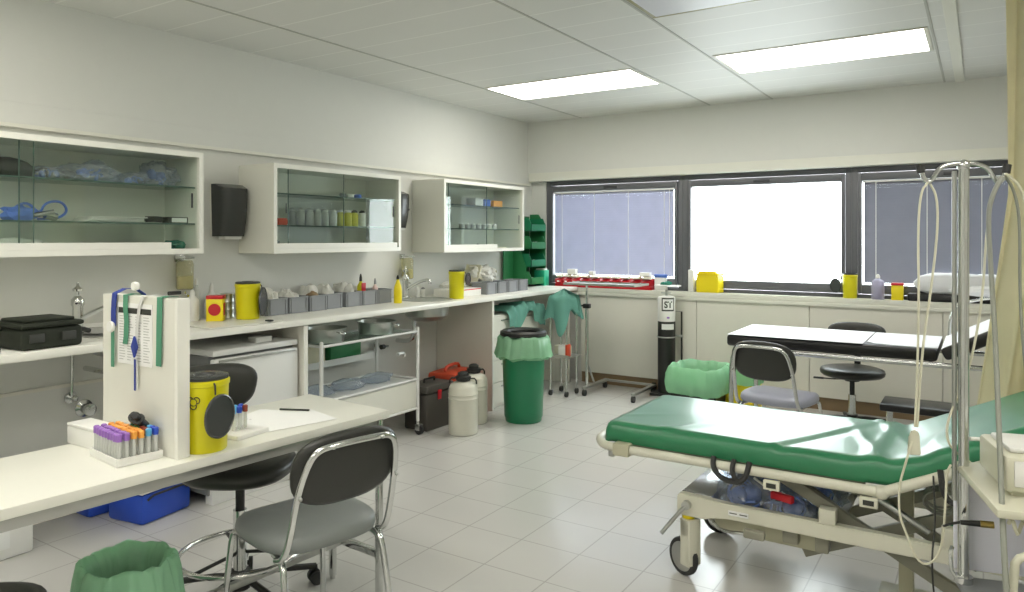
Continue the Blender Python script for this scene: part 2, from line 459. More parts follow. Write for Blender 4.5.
def divider(y, th, label, x1=.585):
    t = thing('support_panel', label, 'support panel', (0, y, 0))
    M().box(.005, x1-.003, -th/2, th/2, 0, CZ-.038, .001).build('board', 'panelbeige', t, 0)
    M().box(x1-.003, x1, -th/2, th/2, 0, CZ-.038, .001).build('edging', 'edge', t, 0)
divider(3.0, .03, 'white edged upright panel under the worktop between fridge and trolley')
divider(4.98, .025, 'beige upright panel under the worktop left of the tall green bin')
divider(6.36, .025, 'upright panel under the worktop at the window corner', .55)
divider(.55, .03, 'upright panel under the near end of the long worktop')
divider(-1.15, .03, 'upright panel under the far near end of the long worktop')

# fridge under the counter
t = thing('small_fridge', 'small white fridge under the worktop behind the dark stool back', 'fridge', (.03, 2.40, 0))
M().box(0, .48, 0, .57, .05, .79, .006).build('cabinet', 'greymetal', t)
M().box(0, .52, 0, .57, .79, .822, .006).build('lid_top', 'enamel', t)
M().box(.487, .525, .003, .567, .10, .775, .008).build('door', 'enamel', t)
M().box(.44, .5, .01, .56, .0, .09, .004).build('plinth', 'enamel', t)
M().box(.525, .535, .03, .54, .758, .77, .002).build('handle', 'alu', t)
o = M().box(0, .07, 0, .11, 0, .03, .003).build('small_box', 'white'); tag(o, 'small white carton lying on top of the fridge', 'box', loc=(.42, 2.72, .823))

# wall cabinets ----------------------------------------------------
def wall_cabinet(y0, y1, z0, z1, label, lip=.12, splits=(.25, .6), shelves=(1.70, 1.50)):
    L_ = y1-y0; H_ = z1-z0; D_ = .33
    t = thing('wall_cabinet', label, 'wall cabinet', (.002, y0, z0)); T = .022
    b = M()
    b.box(0, D_, 0, L_, 0, T).box(0, D_, 0, L_, H_-T, H_).box(0, D_, 0, T, T, H_-T).box(0, D_, L_-T, L_, T, H_-T).box(0, .006, T, L_-T, T, H_-T)
    b.build('carcass', 'laminate', t, 0)
    M().box(D_, D_+.006, 0, L_, 0, .028).box(D_, D_+.006, 0, L_, H_-.028, H_).box(D_, D_+.006, 0, .024, .028, H_-.028).box(D_, D_+.006, L_-.024, L_, .028, H_-.028).build('face_frame', 'edge', t, 0)
    M().box(D_-.004, D_+.006, .024, L_-lip, .028, .062, .001).build('door_rail', 'edge', t, 0)
    m = L_*splits[1]
    d = M().box(D_-.014, D_-.009, .024, m+.02, .03, H_-.03).build('glass_door', 'glass', t, 0)
    M().box(D_-.008, D_-.004, .10, .104, .25, .31).build('finger_pull', 'frame2', d, 0)
    d = M().box(D_-.024, D_-.019, L_*splits[0], L_-.024, .03, H_-.03).build('glass_door', 'glass', t, 0)
    M().box(D_-.018, D_-.0145, L_-.06, L_-.05, .25, .33).build('finger_pull', 'frame2', d, 0)
    M().box(D_-.0185, D_-.0145, L_*splits[0]-.003, L_*splits[0]+.002, .03, H_-.03).box(D_-.0185, D_-.0145, m+.019, m+.023, .03, H_-.03).build('pane_edge', 'shelfedge', t, 0)
    for z in shelves:
        sh = M().box(.01, D_-.04, T+.001, L_-T-.001, z-z0-.006, z-z0).build('glass_shelf', 'shelfglass', t, 0)
        M().box(D_-.04, D_-.036, T+.001, L_-T-.001, z-z0-.007, z-z0+.001).build('shelf_edge', 'shelfedge', sh, 0)
    return t
MT['shelfedge'] = mat('glass_edge', '#3f5a4f', .3)
wall_cabinet(.55, 2.49, 1.335, 1.89, 'long glass fronted wall cabinet nearest the camera, above the left sink', .19, (.53, .55))
wall_cabinet(2.97, 4.126, 1.325, 1.878, 'glass fronted wall cabinet between the two dark wall dispensers', .04, (.11, .5))
wall_cabinet(4.645, 5.86, 1.303, 1.895, 'glass fronted wall cabinet nearest the window corner', .45, (.07, .5))

# towel dispensers
def dispenser(y, z0, w_, h_, label):
    t = thing('towel_dispenser', label, 'dispenser', (.002, y, z0))
    def f(u, v):
        a = (u-.5)*2; zz = v
        x = .14*(1-abs(a)**4*.3)*(1-.25*(1-zz)**3) * (1 if zz < .9 else 1-.5*((zz-.9)/.1)**2)
        wy = w_*.5*(1-.08*(1-zz))
        return (x, a*wy, h_*zz)
    b = M()
    prof = []
    n = 14
    t_ = b.bm
    rings = []
    for j in range(13):
        v = j/12
        ring = []
        for i in range(n+1): ring.append(t_.verts.new(f(i/n, v)))
        for i in range(n, -1, -1):
            p = f(i/n, v); ring.append(t_.verts.new((.006, p[1], p[2])))
        rings.append(ring)
    K = len(rings[0])
    for j in range(12):
        for i in range(K): t_.faces.new((rings[j][i], rings[j][(i+1) % K], rings[j+1][(i+1) % K], rings[j+1][i]))
    t_.faces.new(rings[0][::-1]); t_.faces.new(rings[-1])
    b.build('cover', 'dispenser', t, 50)
    M().box(0, .006, -w_*.5-.005, w_*.5+.005, .01, h_+.004, .002).build('back_plate', 'laminate', t)
    M().box(.03, .09, -w_*.32, w_*.32, -.018, .004, .003).build('towel_mouth', 'paper', t)
    M().cyl((.128, w_*.3, h_*.5), (.134, w_*.3, h_*.5), .008).build('lock', 'frame2', t)
    return t
dispenser(2.865, 1.43, .195, .32, 'large smoked grey towel dispenser on the wall left of the middle cabinet')
dispenser(4.40, 1.50, .17, .29, 'smoked grey soap dispenser between the middle and far wall cabinets')

def soap(y, z, label):
    t = thing('soap_holder', label, 'soap holder', (.002, y, z))
    M().box(0, .012, -.03, .03, .16, .2, .002).tube([(.01, 0, .18), (.05, -.05, .185), (.09, -.03, .185), (.1, .03, .185), (.05, .05, .185)], .005).build('bracket', 'chrome', t)
    M().lathe([(0, 0), (.04, 0), (.048, .01), (.048, .15), (.04, .17), (0, .17)], c=(.058, 0, 0), seg=20).build('container', 'soapc', t)
    M().lathe([(0, 0), (.044, 0), (.044, .07), (0, .07)], c=(.058, 0, .008), seg=20).build('soap', 'skin', t)
    M().tube([(.058, 0, -.01), (.058, 0, -.03), (.09, 0, -.035)], .007).build('spout', 'chrome', t)
MT['soapc'] = clear_mat('soap_container', '#e8e6cf', .25, .05)
soap(4.52, 1.09, 'wall mounted clear soap holder above the round sink')
soap(2.56, 1.12, 'wall mounted clear soap holder behind the white board on the desk')

# ------------------------------------------------------------------ near desk (local: +x to the far end, y across)
DZ = .74
DA = math.atan2(1.327, .097)                       # heading of the desk's long edge
desk = thing('desk', 'long white laminate desk with chrome legs in the left foreground', 'desk', (1.99, 2.179, 0), DA)
# local x along length towards the window (0 = far end), local y: +y to the left wall
M().box(-2.3, 0, 0, .50, DZ-.03, DZ, .003).build('top', 'laminate', desk, 30)
M().box(-2.26, -.03, .03, .055, DZ-.07, DZ-.031, .002).box(-2.26, -.03, .445, .47, DZ-.07, DZ-.031, .002).build('apron', 'alu', desk, 30)
for x, y in ((-.03, .03), (-.03, .31), (-2.2, .03), (-2.2, .31)):
    M().box(x-.012, x+.012, y-.012, y+.012, .012, DZ-.031, .003).cyl((x, y, 0), (x, y, .013), .011).build('leg', 'chrome', desk, 30)
for x in (-.03, -2.2):
    M().box(x-.012, x+.012, .0425, .2975, .16, .19, .003).build('cross_bar', 'chrome', desk, 30)
M().box(-2.187, -.043, .24, .265, .16, .185, .003).build('stretcher', 'alu', desk, 30)

# board standing on the desk
PY = 1.335
bd = thing('display_board', 'upright white board standing on the desk with straps and a list', 'board', (1.468, PY, DZ+.0005))
M().box(0, .405, 0, .042, 0, .492, .001).build('board', 'laminate', bd, 0)
M().box(.405, .42, -.0, .042, 0, .492, .001).build('edging', 'edge', bd, 0)
ls = M().box(.095, .29, -.0025, -.0006, .27, .468).build('list_sheet', 'paper', bd, 0)
M().box(.10, .285, -.0035, -.0027, .435, .453).build('header_bar', 'ink', ls, 0)
r = random.Random(3)
ln = M()
for k in range(17):
    z = .425-.0088*k
    x = .105; 
    for c in range(4):
        wd = r.uniform(.018, .036); ln.box(x, x+wd, -.0033, -.0027, z-.001, z+.001); x += .046
ln.build('list_lines', 'greyink', ls, 0)['kind'] = 'stuff'

def ribbon(pts, w_, name, m_, label, cat, group=None, th=.0016):
    """strap: points in the plane y = const, width along x"""
    def f(u, v):
        i = min(int(u*(len(pts)-1)), len(pts)-2); q = u*(len(pts)-1)-i
        a, b = Vector(pts[i]), Vector(pts[i+1]); p = a.lerp(b, q)
        return (p.x + (v-.5)*w_, p.y, p.z)
    m0 = M().sheet(f, (len(pts)-1)*3, 1, th)
    o = m0.build(name, m_, None, 30); return tag(o, label, cat, group)
yf = PY-.0065; zt = DZ+.492
o = ribbon([(1.545, yf-.002, 1.13), (1.545, yf-.002, 1.17), (1.548, yf-.002, 1.21), (1.552, yf-.001, zt+.006), (1.58, PY+.01, zt+.022), (1.61, PY+.03, zt+.022), (1.63, PY+.046, zt+.004), (1.63, PY+.048, zt-.05)], .028, 'tourniquet_strap', 'bluestrap', 'blue tourniquet strap with a white clasp hung over the board', 'strap')
M().lathe([(0, -.006), (.016, -.006), (.019, 0), (.016, .006), (0, .006)], seg=16, mx=Matrix.Translation((1.545, yf-.010, 1.128)) @ Matrix.Rotation(PI/2, 4, 'X')).build('clasp', 'white', o, 40)
M().lathe([(0, -.008), (.013, -.008), (.015, 0), (.013, .008), (0, .008)], seg=16, mx=Matrix.Translation((1.625, PY+.02, zt+.030)) @ Matrix.Rotation(PI/2, 4, 'X')).build('buckle', 'white', o, 40)
M().sheet(lambda u, v: (1.545+(v-.5)*.018, yf-.003, 1.115-.12*u), 6, 1, .0016).build('strap_tail', 'greenstrap', o, 30)
ribbon([(1.612, yf-.001, 1.075), (1.618, yf-.001, 1.10), (1.621, yf-.001, 1.15), (1.614, yf-.001, 1.2), (1.614, yf, zt+.003), (1.616, PY+.02, zt+.006), (1.616, PY+.047, zt+.003)], .026, 'tourniquet_strap', 'greenstrap', 'short green tourniquet strap hung over the white board', 'strap')
o = ribbon([(1.680, yf-.002, 1.06), (1.680, yf-.002, 1.11), (1.688, yf-.002, 1.16), (1.696, yf-.002, 1.2), (1.715, yf-.001, zt+.003), (1.75, PY+.02, zt+.008), (1.77, PY+.047, zt+.002)], .015, 'tourniquet_strap', 'whitestrap', 'white strap with a blue diamond clasp hung over the board', 'strap')
M().prism([(-.0, -.034), (.017, 0), (0, .034), (-.017, 0)], -.003, .003, mx=Matrix.Translation((1.680, yf-.008, 1.072)) @ Matrix.Rotation(PI/2, 4, 'X')).build('clasp', 'bluestrap', o, 0)
M().sheet(lambda u, v: (1.680+(v-.5)*.020, yf-.003, 1.035-.10*u), 5, 1, .0016).build('strap_tail', 'whitestrap', o, 30)
M().sheet(lambda u, v: (1.679+(v-.5)*.009, yf-.0055, 1.032-.10*u), 5, 1, .0012).build('strap_stripe', 'bluestrap', o, 30)
ribbon([(1.800, yf-.001, 1.02), (1.802, yf-.001, 1.08), (1.803, yf-.001, 1.15), (1.805, yf, zt+.003), (1.807, PY+.02, zt+.006), (1.808, PY+.047, zt+.003)], .028, 'tourniquet_strap', 'greenstrap', 'long pale green tourniquet strap at the right side of the white board', 'strap')
o = M().box(-.006, .006, -.012, .03, 0, .012, .003).build('clip', 'black'); tag(o, 'small black clip on top of the white board', 'clip', loc=(1.84, PY+.012, zt+.0105))

# white foam box and the tube rack in front of the board
o = thing('foam_box', 'white foam box lying on the desk against the white board', 'box', (1.405, 1.250, DZ+.0005))
M().box(0, .205, 0, .078, 0, .058, .003).build('body', 'white', o); M().box(-.001, .206, -.001, .079, .0585, .068, .003).build('lid', 'white', o)

def tube_item(x, y, z, cap, kind, n):
    t = thing('blood_tube', '%s capped blood tube standing in the white foam tray' % n, 'test tube', (x, y, z), 0, kind)
    M().lathe([(0, 0), (.005, .003), (.0066, .012), (.0066, .064), (0, .064)], seg=10).build('tube', 'tubeglass', t)
    M().lathe([(0, .059), (.0088, .059), (.009, .079), (.006, .082), (0, .082)], seg=10).build('cap', cap, t)
    return t
tr = thing('tube_tray', 'white foam tray full of coloured capped blood tubes before the board', 'tray', (1.721, 1.270, DZ+.0005), -.12)
M().box(-.100, .100, -.068, .068, 0, .010, .002).build('base', 'white', tr)
rm = M().box(-.100, .100, -.068, -.063, .0103, .024).box(-.100, .100, .063, .068, .0103, .024).box(-.100, -.095, -.063, .063, .0103, .024).box(.095, .100, -.063, .063, .0103, .024)
rm.build('rim', 'white', tr, 0)
protos = {}
cols = ['purple']*4 + ['orangecap']*5 + ['greencap', 'redcap', 'bluecap', 'navy']
names = {'purple': 'purple', 'orangecap': 'orange', 'greencap': 'green', 'redcap': 'dark red', 'bluecap': 'light blue', 'navy': 'deep blue'}
ca, sa = math.cos(-.12), math.sin(-.12)
r = random.Random(5)
for i in range(9):
    for j in range(6):
        if j == 5 and i not in (6, 7, 8): continue
        if j == 4 and i < 3: continue
        c = ['purple', 'purple', 'orangecap', 'orangecap', 'greencap' if i < 6 else 'redcap', 'bluecap' if i < 7 else 'navy'][j]
        if j == 4 and i == 8: c = 'bluecap'
        lx = -.082 + i*.0205 + r.uniform(-.001, .001); ly = -.054 + j*.0215
        loc = (1.721+lx*ca-ly*sa, 1.270+lx*sa+ly*ca, DZ+.0115+r.uniform(0, .003))
        if c not in protos: protos[c] = tube_item(*loc, c, names[c]+' capped tubes in the foam tray', names[c])
        else: dup(protos[c], loc)
for k, (x, y, a) in enumerate(((1.745, 1.318, .5), (1.70, 1.315, .9))):
    o = thing('black_marker', ['black topped sampling holder leaning among the coloured tubes, left one', 'black topped sampling holder leaning among the coloured tubes, right one'][k], 'holder', (x, y, DZ+.09), a)
    mx = Matrix.Rotation(.9, 4, 'X')
    M().lathe([(0, 0), (.013, 0), (.013, .04), (.018, .042), (.018, .05), (0, .05)], seg=14, mx=mx).build('barrel', 'dispenser', o)
    M().lathe([(0, .0505), (.009, .0505), (.009, .07), (0, .07)], seg=12, mx=mx).build('tip', 'black', o)

# sharps buckets: yellow drum, dark rim and a loose round lid hanging at the side
def sharps(x, y, z, r_, h_, lid_dir, lid_r, lid_z, label, disc=True, face=None, symbol=False):
    t = thing('sharps_bin', label, 'sharps bin', (x, y, z))
    M().lathe([(0, 0), (r_*.9, 0), (r_*.93, .004), (r_, h_-.02), (r_*1.04, h_-.018), (r_*1.05, h_-.004), (r_*.98, h_), (0, h_)], seg=36).build('drum', 'yellow', t)
    M().lathe([(0, h_+.0005), (r_*1.0, h_+.0005), (r_*1.0, h_+.009), (r_*.9, h_+.012), (r_*.5, h_+.012), (r_*.45, h_+.007), (0, h_+.007)], seg=36).build('top_ring', 'dispenser', t)
    if disc:
        a = lid_dir; f = a if face is None else face
        px, py = math.cos(a), math.sin(a)
        c = Vector((px*(r_+.012+lid_r*abs(math.sin(a-f))), py*(r_+.012+lid_r*abs(math.sin(a-f))), lid_z))
        mx = Matrix.Translation(c) @ Matrix.Rotation(f, 4, 'Z') @ Matrix.Rotation(PI/2, 4, 'Y')
        d = M().lathe([(0, -.006), (lid_r*.9, -.006), (lid_r, -.003), (lid_r, .004), (lid_r*.93, .006), (lid_r*.9, .003), (0, .003)], seg=32, mx=mx)
        d.build('hanging_lid', 'dispenser', t)
        M().tube([(px*r_*1.0, py*r_*1.0, h_-.006), (px*(r_+.010), py*(r_+.010), h_-.012), (px*(r_+.012), py*(r_+.012), min(h_-.02, lid_z+lid_r*.9))], .003, seg=6).build('lid_strap', 'dispenser', t)
    return t
b = sharps(1.848, 1.455, DZ+.0005,   .074, .228, -.22, .068, .125, 'yellow sharps bucket on the desk behind the white board, disc lid hanging', face=.28)
# biohazard mark on the drum
mxs = Matrix.Rotation(-1.05, 4, 'Z') @ Matrix.Translation((.0738, 0, .165)) @ Matrix.Rotation(PI/2, 4, 'Y')
bio = M()
for k in range(3):
    a = 2*PI*k/3
    bio.tube([(math.cos(a)*.012+math.cos(a+q)*.010, math.sin(a)*.012+math.sin(a+q)*.010, 0) for q in [(-2.2+.4*i) for i in range(12)]], .0016, seg=5)
bio.tube([(math.cos(q)*.011, math.sin(q)*.011, 0) for q in [i*PI/8 for i in range(16)]], .0012, seg=5, closed=True)
bmx = bio
bmesh.ops.transform(bmx.bm, matrix=mxs, verts=bmx.bm.verts)
bio.build('hazard_mark', 'ink', b)

# second tray with a few tubes beyond the bucket
tr2 = thing('tube_tray', 'small white tray with blue capped tubes beyond the yellow bucket on the desk', 'tray', (1.80, 1.63, DZ+.0005), .1)
M().box(-.05, .06, -.07, .07, 0, .016, .003).build('base', 'white', tr2)
for i in range(3):
    for j in range(2):
        c = ['redcap', 'bluecap', 'navy'][(i+j) % 3]
        dup(protos[c], (1.775+j*.024, 1.60+i*.024, DZ+.0175), 0, names[c]+' capped tube in the small tray beyond the yellow bucket', names[c]+' capped tubes in the small tray')
# papers on the desk
def sheet_item(x, y, z, w_, d_, rz, label, lines=(), name='paper_sheet', m_='paper', th=.0012):
    o = M().box(-w_/2, w_/2, -d_/2, d_/2, 0, th).build(name, m_, None, 0); tag(o, label, 'paper', loc=(x, y, z), rz=rz)
    if lines:
        l = M()
        for (a, b_, c, d) in lines: l.box(a, b_, c, d, th+.0001, th+.0005)
        l.build('printed_lines', 'greyink', o, 0)
    return o
rows = [(-.08+.03*i, -.06+.03*i, -.01-.035*j, -.003-.035*j) for i in range(4) for j in range(2)]
sheet_item(1.70, 1.80, DZ+.0003, .22, .30, .3, 'printed paper sheet lying on the desk beyond the small tube tray', rows)
sheet_item(1.79, 1.85, DZ+.0018, .21, .28, -.25, 'plain white sheet on the desk overlapping the printed paper', ())
o = M().cyl((0, 0, .004), (.11, .05, .004), .0038, seg=8).build('pen', 'ink'); tag(o, 'dark pen lying on the white sheets of the desk', 'pen', loc=(1.64, 1.93, DZ+.0042))

# ------------------------------------------------------------------ chairs
def chair(loc, rz, seatm, label, loc_w=.43):
    t = thing('visitor_chair', label, 'chair', loc, rz)
    def pad(u, v):
        return None
    # seat: rounded square cushion, slightly domed
    s = M()
    def sup(a, rx, ry, n=3.2):
        c, s_ = math.cos(a), math.sin(a)
        return (rx*math.copysign(abs(c)**(2/n), c), ry*math.copysign(abs(s_)**(2/n), s_))
    bm = s.bm; rings = []
    for (k, z) in ((.90, .405), (.98, .41), (1.0, .425), (.985, .445), (.93, .457), (.75, .465), (.4, .468)):
        rings.append([bm.verts.new((*[p*k for p in sup(2*PI*i/36, .215, .21)], z - (.012*(max(0, math.sin(2*PI*i/36))**3) if z > .43 else 0))) for i in range(36)])
    for a, b_ in zip(rings, rings[1:]):
        for i in range(36): bm.faces.new((a[i], a[(i+1) % 36], b_[(i+1) % 36], b_[i]))
    bm.faces.new(rings[0][::-1]); bm.faces.new(rings[-1])
    s.build('seat', seatm, t, 60)
    # backrest: curved rounded pad
    bk = M(); bm = bk.bm
    def bp(a, k, off):
        x, z = sup(a, .195*k, .12*k, 2.9)
        if z < 0: x *= 1-.04*abs(z)/.125
        zz = .685+z
        return (x, -.245 - (zz-.56)*.2 + .35*x*x*1.0 + off, zz)
    rings = [[bm.verts.new(bp(2*PI*i/40, k, off)) for i in range(40)] for k, off in ((.5, -.022), (.88, -.02), (.98, -.012), (1, 0), (.98, .012), (.88, .02), (.5, .024))]
    for a, b_ in zip(rings, rings[1:]):
        for i in range(40): bm.faces.new((a[i], a[(i+1) % 40], b_[(i+1) % 40], b_[i]))
    bm.faces.new(rings[0][::-1]); bm.faces.new(rings[-1])
    bk.build('backrest', 'vinyl', t, 60)
    # chrome U behind the backrest
    R = .011
    yb = -.285
    M().tube([(-.19, -.155, .395), (-.19, -.20, .41), (-.185, -.232, .47), (-.18, -.272, .62), (-.165, -.302, .715), (-.14, -.317, .765), (-.08, -.325, .775), (.08, -.325, .775), (.14, -.317, .765), (.165, -.302, .715), (.18, -.272, .62), (.185, -.232, .47), (.19, -.20, .41), (.19, -.155, .395)], R, smooth=2, seg=10).build('back_frame', 'chrome', t, 60)
    for x, y, z in ((-.178, -.289, .62), (.178, -.289, .62), (-.09, -.337, .772), (.09, -.337, .772)): M().sph((x, y, z), .007, u=8, v=6).build('screw_cap', 'steel', t)
    for sx in (-1, 1):
        M().tube([(sx*.17, .10, .395), (sx*.175, .18, .395), (sx*.18, .205, .36), (sx*.2, .235, 0.006)], R, smooth=2, seg=10).build('leg', 'chrome', t, 60)
        M().tube([(sx*.17, -.10, .395), (sx*.178, -.17, .39), (sx*.185, -.20, .355), (sx*.2, -.25, 0.006)], R, smooth=2, seg=10).build('leg', 'chrome', t, 60)
    M().tube([(-.165, -.13, .392), (-.165, .13, .392)], .009).tube([(.165, -.13, .392), (.165, .13, .392)], .009).tube([(-.165, 0, .39), (.165, 0, .39)], .009).build('under_frame', 'chrome', t, 60)
    return t
chair((1.965, 1.775, 0), math.radians(77), 'greyseat', 'chair with grey seat and dark backrest on chrome legs, pulled to the near desk')
chair((2.895, 4.76, 0), math.radians(-8), 'lilacseat', 'chair with pale grey seat and dark backrest by the black examination bed')

# ------------------------------------------------------------------ operator stools
def stool(loc, rz, seat_z, back, ring, label, back_off=-.23, back_z=.16, star=0.3, leg_rot=0, back_yaw=0):
    t = thing('operator_stool', label, 'stool', loc, rz)
    h = seat_z
    M().lathe([(0, h-.056), (.15, h-.056), (.185, h-.05), (.202, h-.036), (.207, h-.015), (.200, h+.004), (.17, h+.014), (0, h+.018)], seg=36, fn=lambda a, i, r_, z: (r_*(1+.07*math.cos(2*a)**2), z)).build('seat', 'vinyl', t, 60)
    M().cyl((0, 0, h-.19), (0, 0, h-.056), .017).cyl((0, 0, h-.085), (0, 0, h-.056), .05).build('gas_piston', 'rubber', t)
    M().cyl((0, 0, .09), (0, 0, h-.185), .026).build('column', 'chrome', t)
    M().cyl((0, 0, .06), (0, 0, .13), .038).build('hub', 'black', t)
    for k in range(5):
        a = 2*PI*k/5+leg_rot; c, s_ = math.cos(a), math.sin(a)
        l = M().tube([(c*.03, s_*.03, .105), (c*.12, s_*.12, .10), (c*star, s_*star, .07)], .013, smooth=1, seg=8).build('star_leg', 'black', t)
        M().tube([(c*star, s_*star, .075), (c*star, s_*star, .05)], .008).cyl((c*star+s_*.012, s_*star-c*.012, .027), (c*star+s_*.028, s_*star-c*.028, .027), .027, seg=18).cyl((c*star-s_*.012, s_*star+c*.012, .027), (c*star-s_*.028, s_*star+c*.028, .027), .027, seg=18).cyl((c*star-s_*.012, s_*star+c*.012, .03), (c*star+s_*.012, s_*star-c*.012, .03), .01).build('castor', 'rubber', l)
    if ring:
        M().tube([(math.cos(q)*.225, math.sin(q)*.225, .20) for q in [i*PI/16 for i in range(32)]], .010, closed=True).build('foot_ring', 'chrome', t, 60)
        for k in range(3):
            a = 2*PI*k/3+.4; c, s_ = math.cos(a), math.sin(a)
            M().tube([(c*.026, s_*.026, .20), (c*.216, s_*.216, .20)], .007).build('ring_spoke', 'black', t, 60)
    if not ring: M().tube([(.03, 0, h-.075), (.12, .02, h-.08), (.24, .03, h-.08)], .005).tube([(.19, .028, h-.08), (.26, .032, h-.08)], .008).build('lever', 'black', t)
    if back:
        by = back_off
        M().box(-.022, .022, by-.03, by-.018, h-.05, h+back_z+.05, .003).box(-.022, .022, by-.03, -.03, h-.068, h-.056, .002).build('back_bar', 'black', t)
        bk = M(); bm = bk.bm
        def bp(a, k, off):
            n = 3.0; c, s_ = math.cos(a), math.sin(a)
            x = .20*k*math.copysign(abs(c)**(2/n), c); z = .105*k*math.copysign(abs(s_)**(2/n), s_)
            x *= 1+.1*(z/.105)
            return (x, by+.9*x*x+off, h+back_z+.09+z)
        rings = [[bm.verts.new(bp(2*PI*i/40, k, off)) for i in range(40)] for k, off in ((.5, -.014), (.9, -.014), (.99, -.008), (1, 0), (.98, .014), (.88, .026), (.5, .03))]
        for a, b_ in zip(rings, rings[1:]):
            for i in range(40): bm.faces.new((a[i], a[(i+1) % 40], b_[(i+1) % 40], b_[i]))
        bm.faces.new(rings[0][::-1]); bm.faces.new(rings[-1])
        bk.build('backrest', 'vinyl', t, 60)
    return t
stool((1.53, 1.83, 0), math.radians(254), .55, True, True, 'dark wheeled stool with foot ring and backrest, half under the near desk', back_off=-.37, back_z=.135, leg_rot=.5)
stool((3.16, 5.86, 0), math.radians(180), .46, True, False, 'dark wheeled stool with backrest and lever behind the black examination bed', back_off=-.25, back_z=.125)
stool((1.77, .79, 0), 0, .455, False, False, 'round dark stool seat cut off at the bottom left corner of the picture')

# ------------------------------------------------------------------ bins and boxes on the floor
def bag_liner(parent, prof, m_, sq=0, seed=0, amp=.012, seg=72, name='bag_liner', c=(0, 0, 0)):
    def fn(a, i, r_, z):
        k = 1.0
        if sq:
            n = sq; c_, s_ = abs(math.cos(a)), abs(math.sin(a)); k = 1/((c_**n+s_**n)**(1/n))
        p = Vector((math.cos(a)*2.2, math.sin(a)*2.2, z*9+seed))
        d = noise.noise(p*1.7)*amp + .45*amp*abs(noise.noise(Vector((math.cos(a)*14, math.sin(a)*14, z*22+seed)))) + noise.noise(Vector((math.cos(a)*9, math.sin(a)*9, seed+z*3)))*amp*.8
        e = (noise.noise(Vector((math.cos(a)*3+seed, math.sin(a)*3, 1)))*1.2)*amp
        return (r_*k+d*(1 if r_ > .02 else 0), z+e*(1 if i in (0, 1, 2) or True else 0))
    m0 = M().lathe(prof, seg=seg, fn=fn, c=c)
    return m0.build(name, m_, parent, 80)

t = thing('waste_bin', 'small waste bin with a green bag, under the near edge of the left desk', 'waste bin', (1.60, 1.345, 0))
M().lathe([(0, 0), (.105, 0), (.11, .004), (.130, .33), (.135, .34), (.130, .34), (.124, .33), (.10, .01), (0, .01)], seg=36).build('bin', 'bin', t)
bag_liner(t, [(.01, .10), (.075, .11), (.092, .25), (.106, .33), (.128, .368), (.138, .372), (.147, .36), (.156, .31), (.168, .25), (.172, .20), (.165, .16)], 'bag', seed=4, amp=.013, seg=110)
t = thing('tall_waste_bin', 'tall round green waste bin with black ring lid and pale green bag', 'waste bin', (.95, 4.86, 0))
M().lathe([(0, 0), (.135, 0), (.14, .006), (.143, .03), (.150, .04), (.168, .60), (.174, .64), (.168, .64), (.160, .60), (.135, .02), (0, .02)], seg=48).build('bin', 'green', t)
bag_liner(t, [(.165, .655), (.184, .66), (.200, .64), (.210, .57), (.226, .51), (.215, .515), (.198, .49)], 'bag', seed=9, amp=.014, seg=110)
M().lathe([(.13, .662), (.178, .662), (.184, .67), (.182, .69), (.165, .705), (.13, .70), (.12, .685), (.13, .675)], seg=48).box(-.20, -.165, -.03, .03, .655, .69, .006).build('ring_lid', 'black', t)

t = thing('square_waste_bin', 'square dark waste bin with a loose green bag beside the gas cylinder', 'waste bin', (2.03, 5.84, 0))
M().prism([(-.185, -.19), (.185, -.19), (.185, .19), (-.185, .19)], 0, .24, bev=.02).build('bin', 'black', t)
b_ = bag_liner(t, [(.02, .20), (.12, .20), (.140, .33), (.155, .385), (.163, .392), (.172, .38), (.180, .33), (.188, .26), (.184, .20), (.176, .18)], 'bag', sq=5, seed=2, amp=.013, seg=110)
for v in b_.data.vertices: v.co.x *= 1.28; v.co.y *= 1.38
t = thing('yellow_waste_bin', 'yellow waste bin with a green bag, right behind the square dark bin', 'waste bin', (2.33, 6.02, 0))
M().prism([(-.12, -.12), (.12, -.12), (.12, .12), (-.12, .12)], 0, .34, bev=.02).build('bin', 'yellow2', t)
bag_liner(t, [(.02, .36), (.10, .36), (.12, .38), (.13, .384), (.138, .37), (.142, .32), (.14, .25)], 'bag', sq=5, seed=12, amp=.01)

def cool_box(x, y, w_, d_, h_, rz, label):
    t = thing('cool_box', label, 'cool box', (x, y, 0), rz)
    M().box(-w_/2, w_/2, -d_/2, d_/2, 0, h_, .02).build('body', 'blue', t)
    M().box(-w_/2-.004, w_/2+.004, -d_/2-.004, d_/2+.004, h_+.001, h_+.03, .01).build('lid', 'white', t)
    M().tube([(w_/2+.002, -d_/2+.03, h_-.03), (w_/2+.012, -d_/2+.06, h_-.01), (w_/2+.012, d_/2-.06, h_-.01), (w_/2+.002, d_/2-.03, h_-.03)], .006).build('handle', 'black', t)
cool_box(.34, 2.18, .25, .30, .15, .15, 'blue cool box with white lid on the floor in front of the fridge')
cool_box(.09, 2.08, .15, .24, .14, 0, 'blue cool box against the left wall, behind the other blue one')
t = thing('white_storage_bin', 'white plastic storage box on the floor below the left worktop', 'box', (.21, 1.43, 0))
M().box(-.13, .13, -.20, .20, 0, .36, .015).build('body', 'white', t)
M().box(-.135, .135, -.205, .205, .361, .385, .008).build('lid', 'white', t)
M().box(.131, .134, -.16, .10, .05, .16, .001).build('label_plate', 'paper', t)

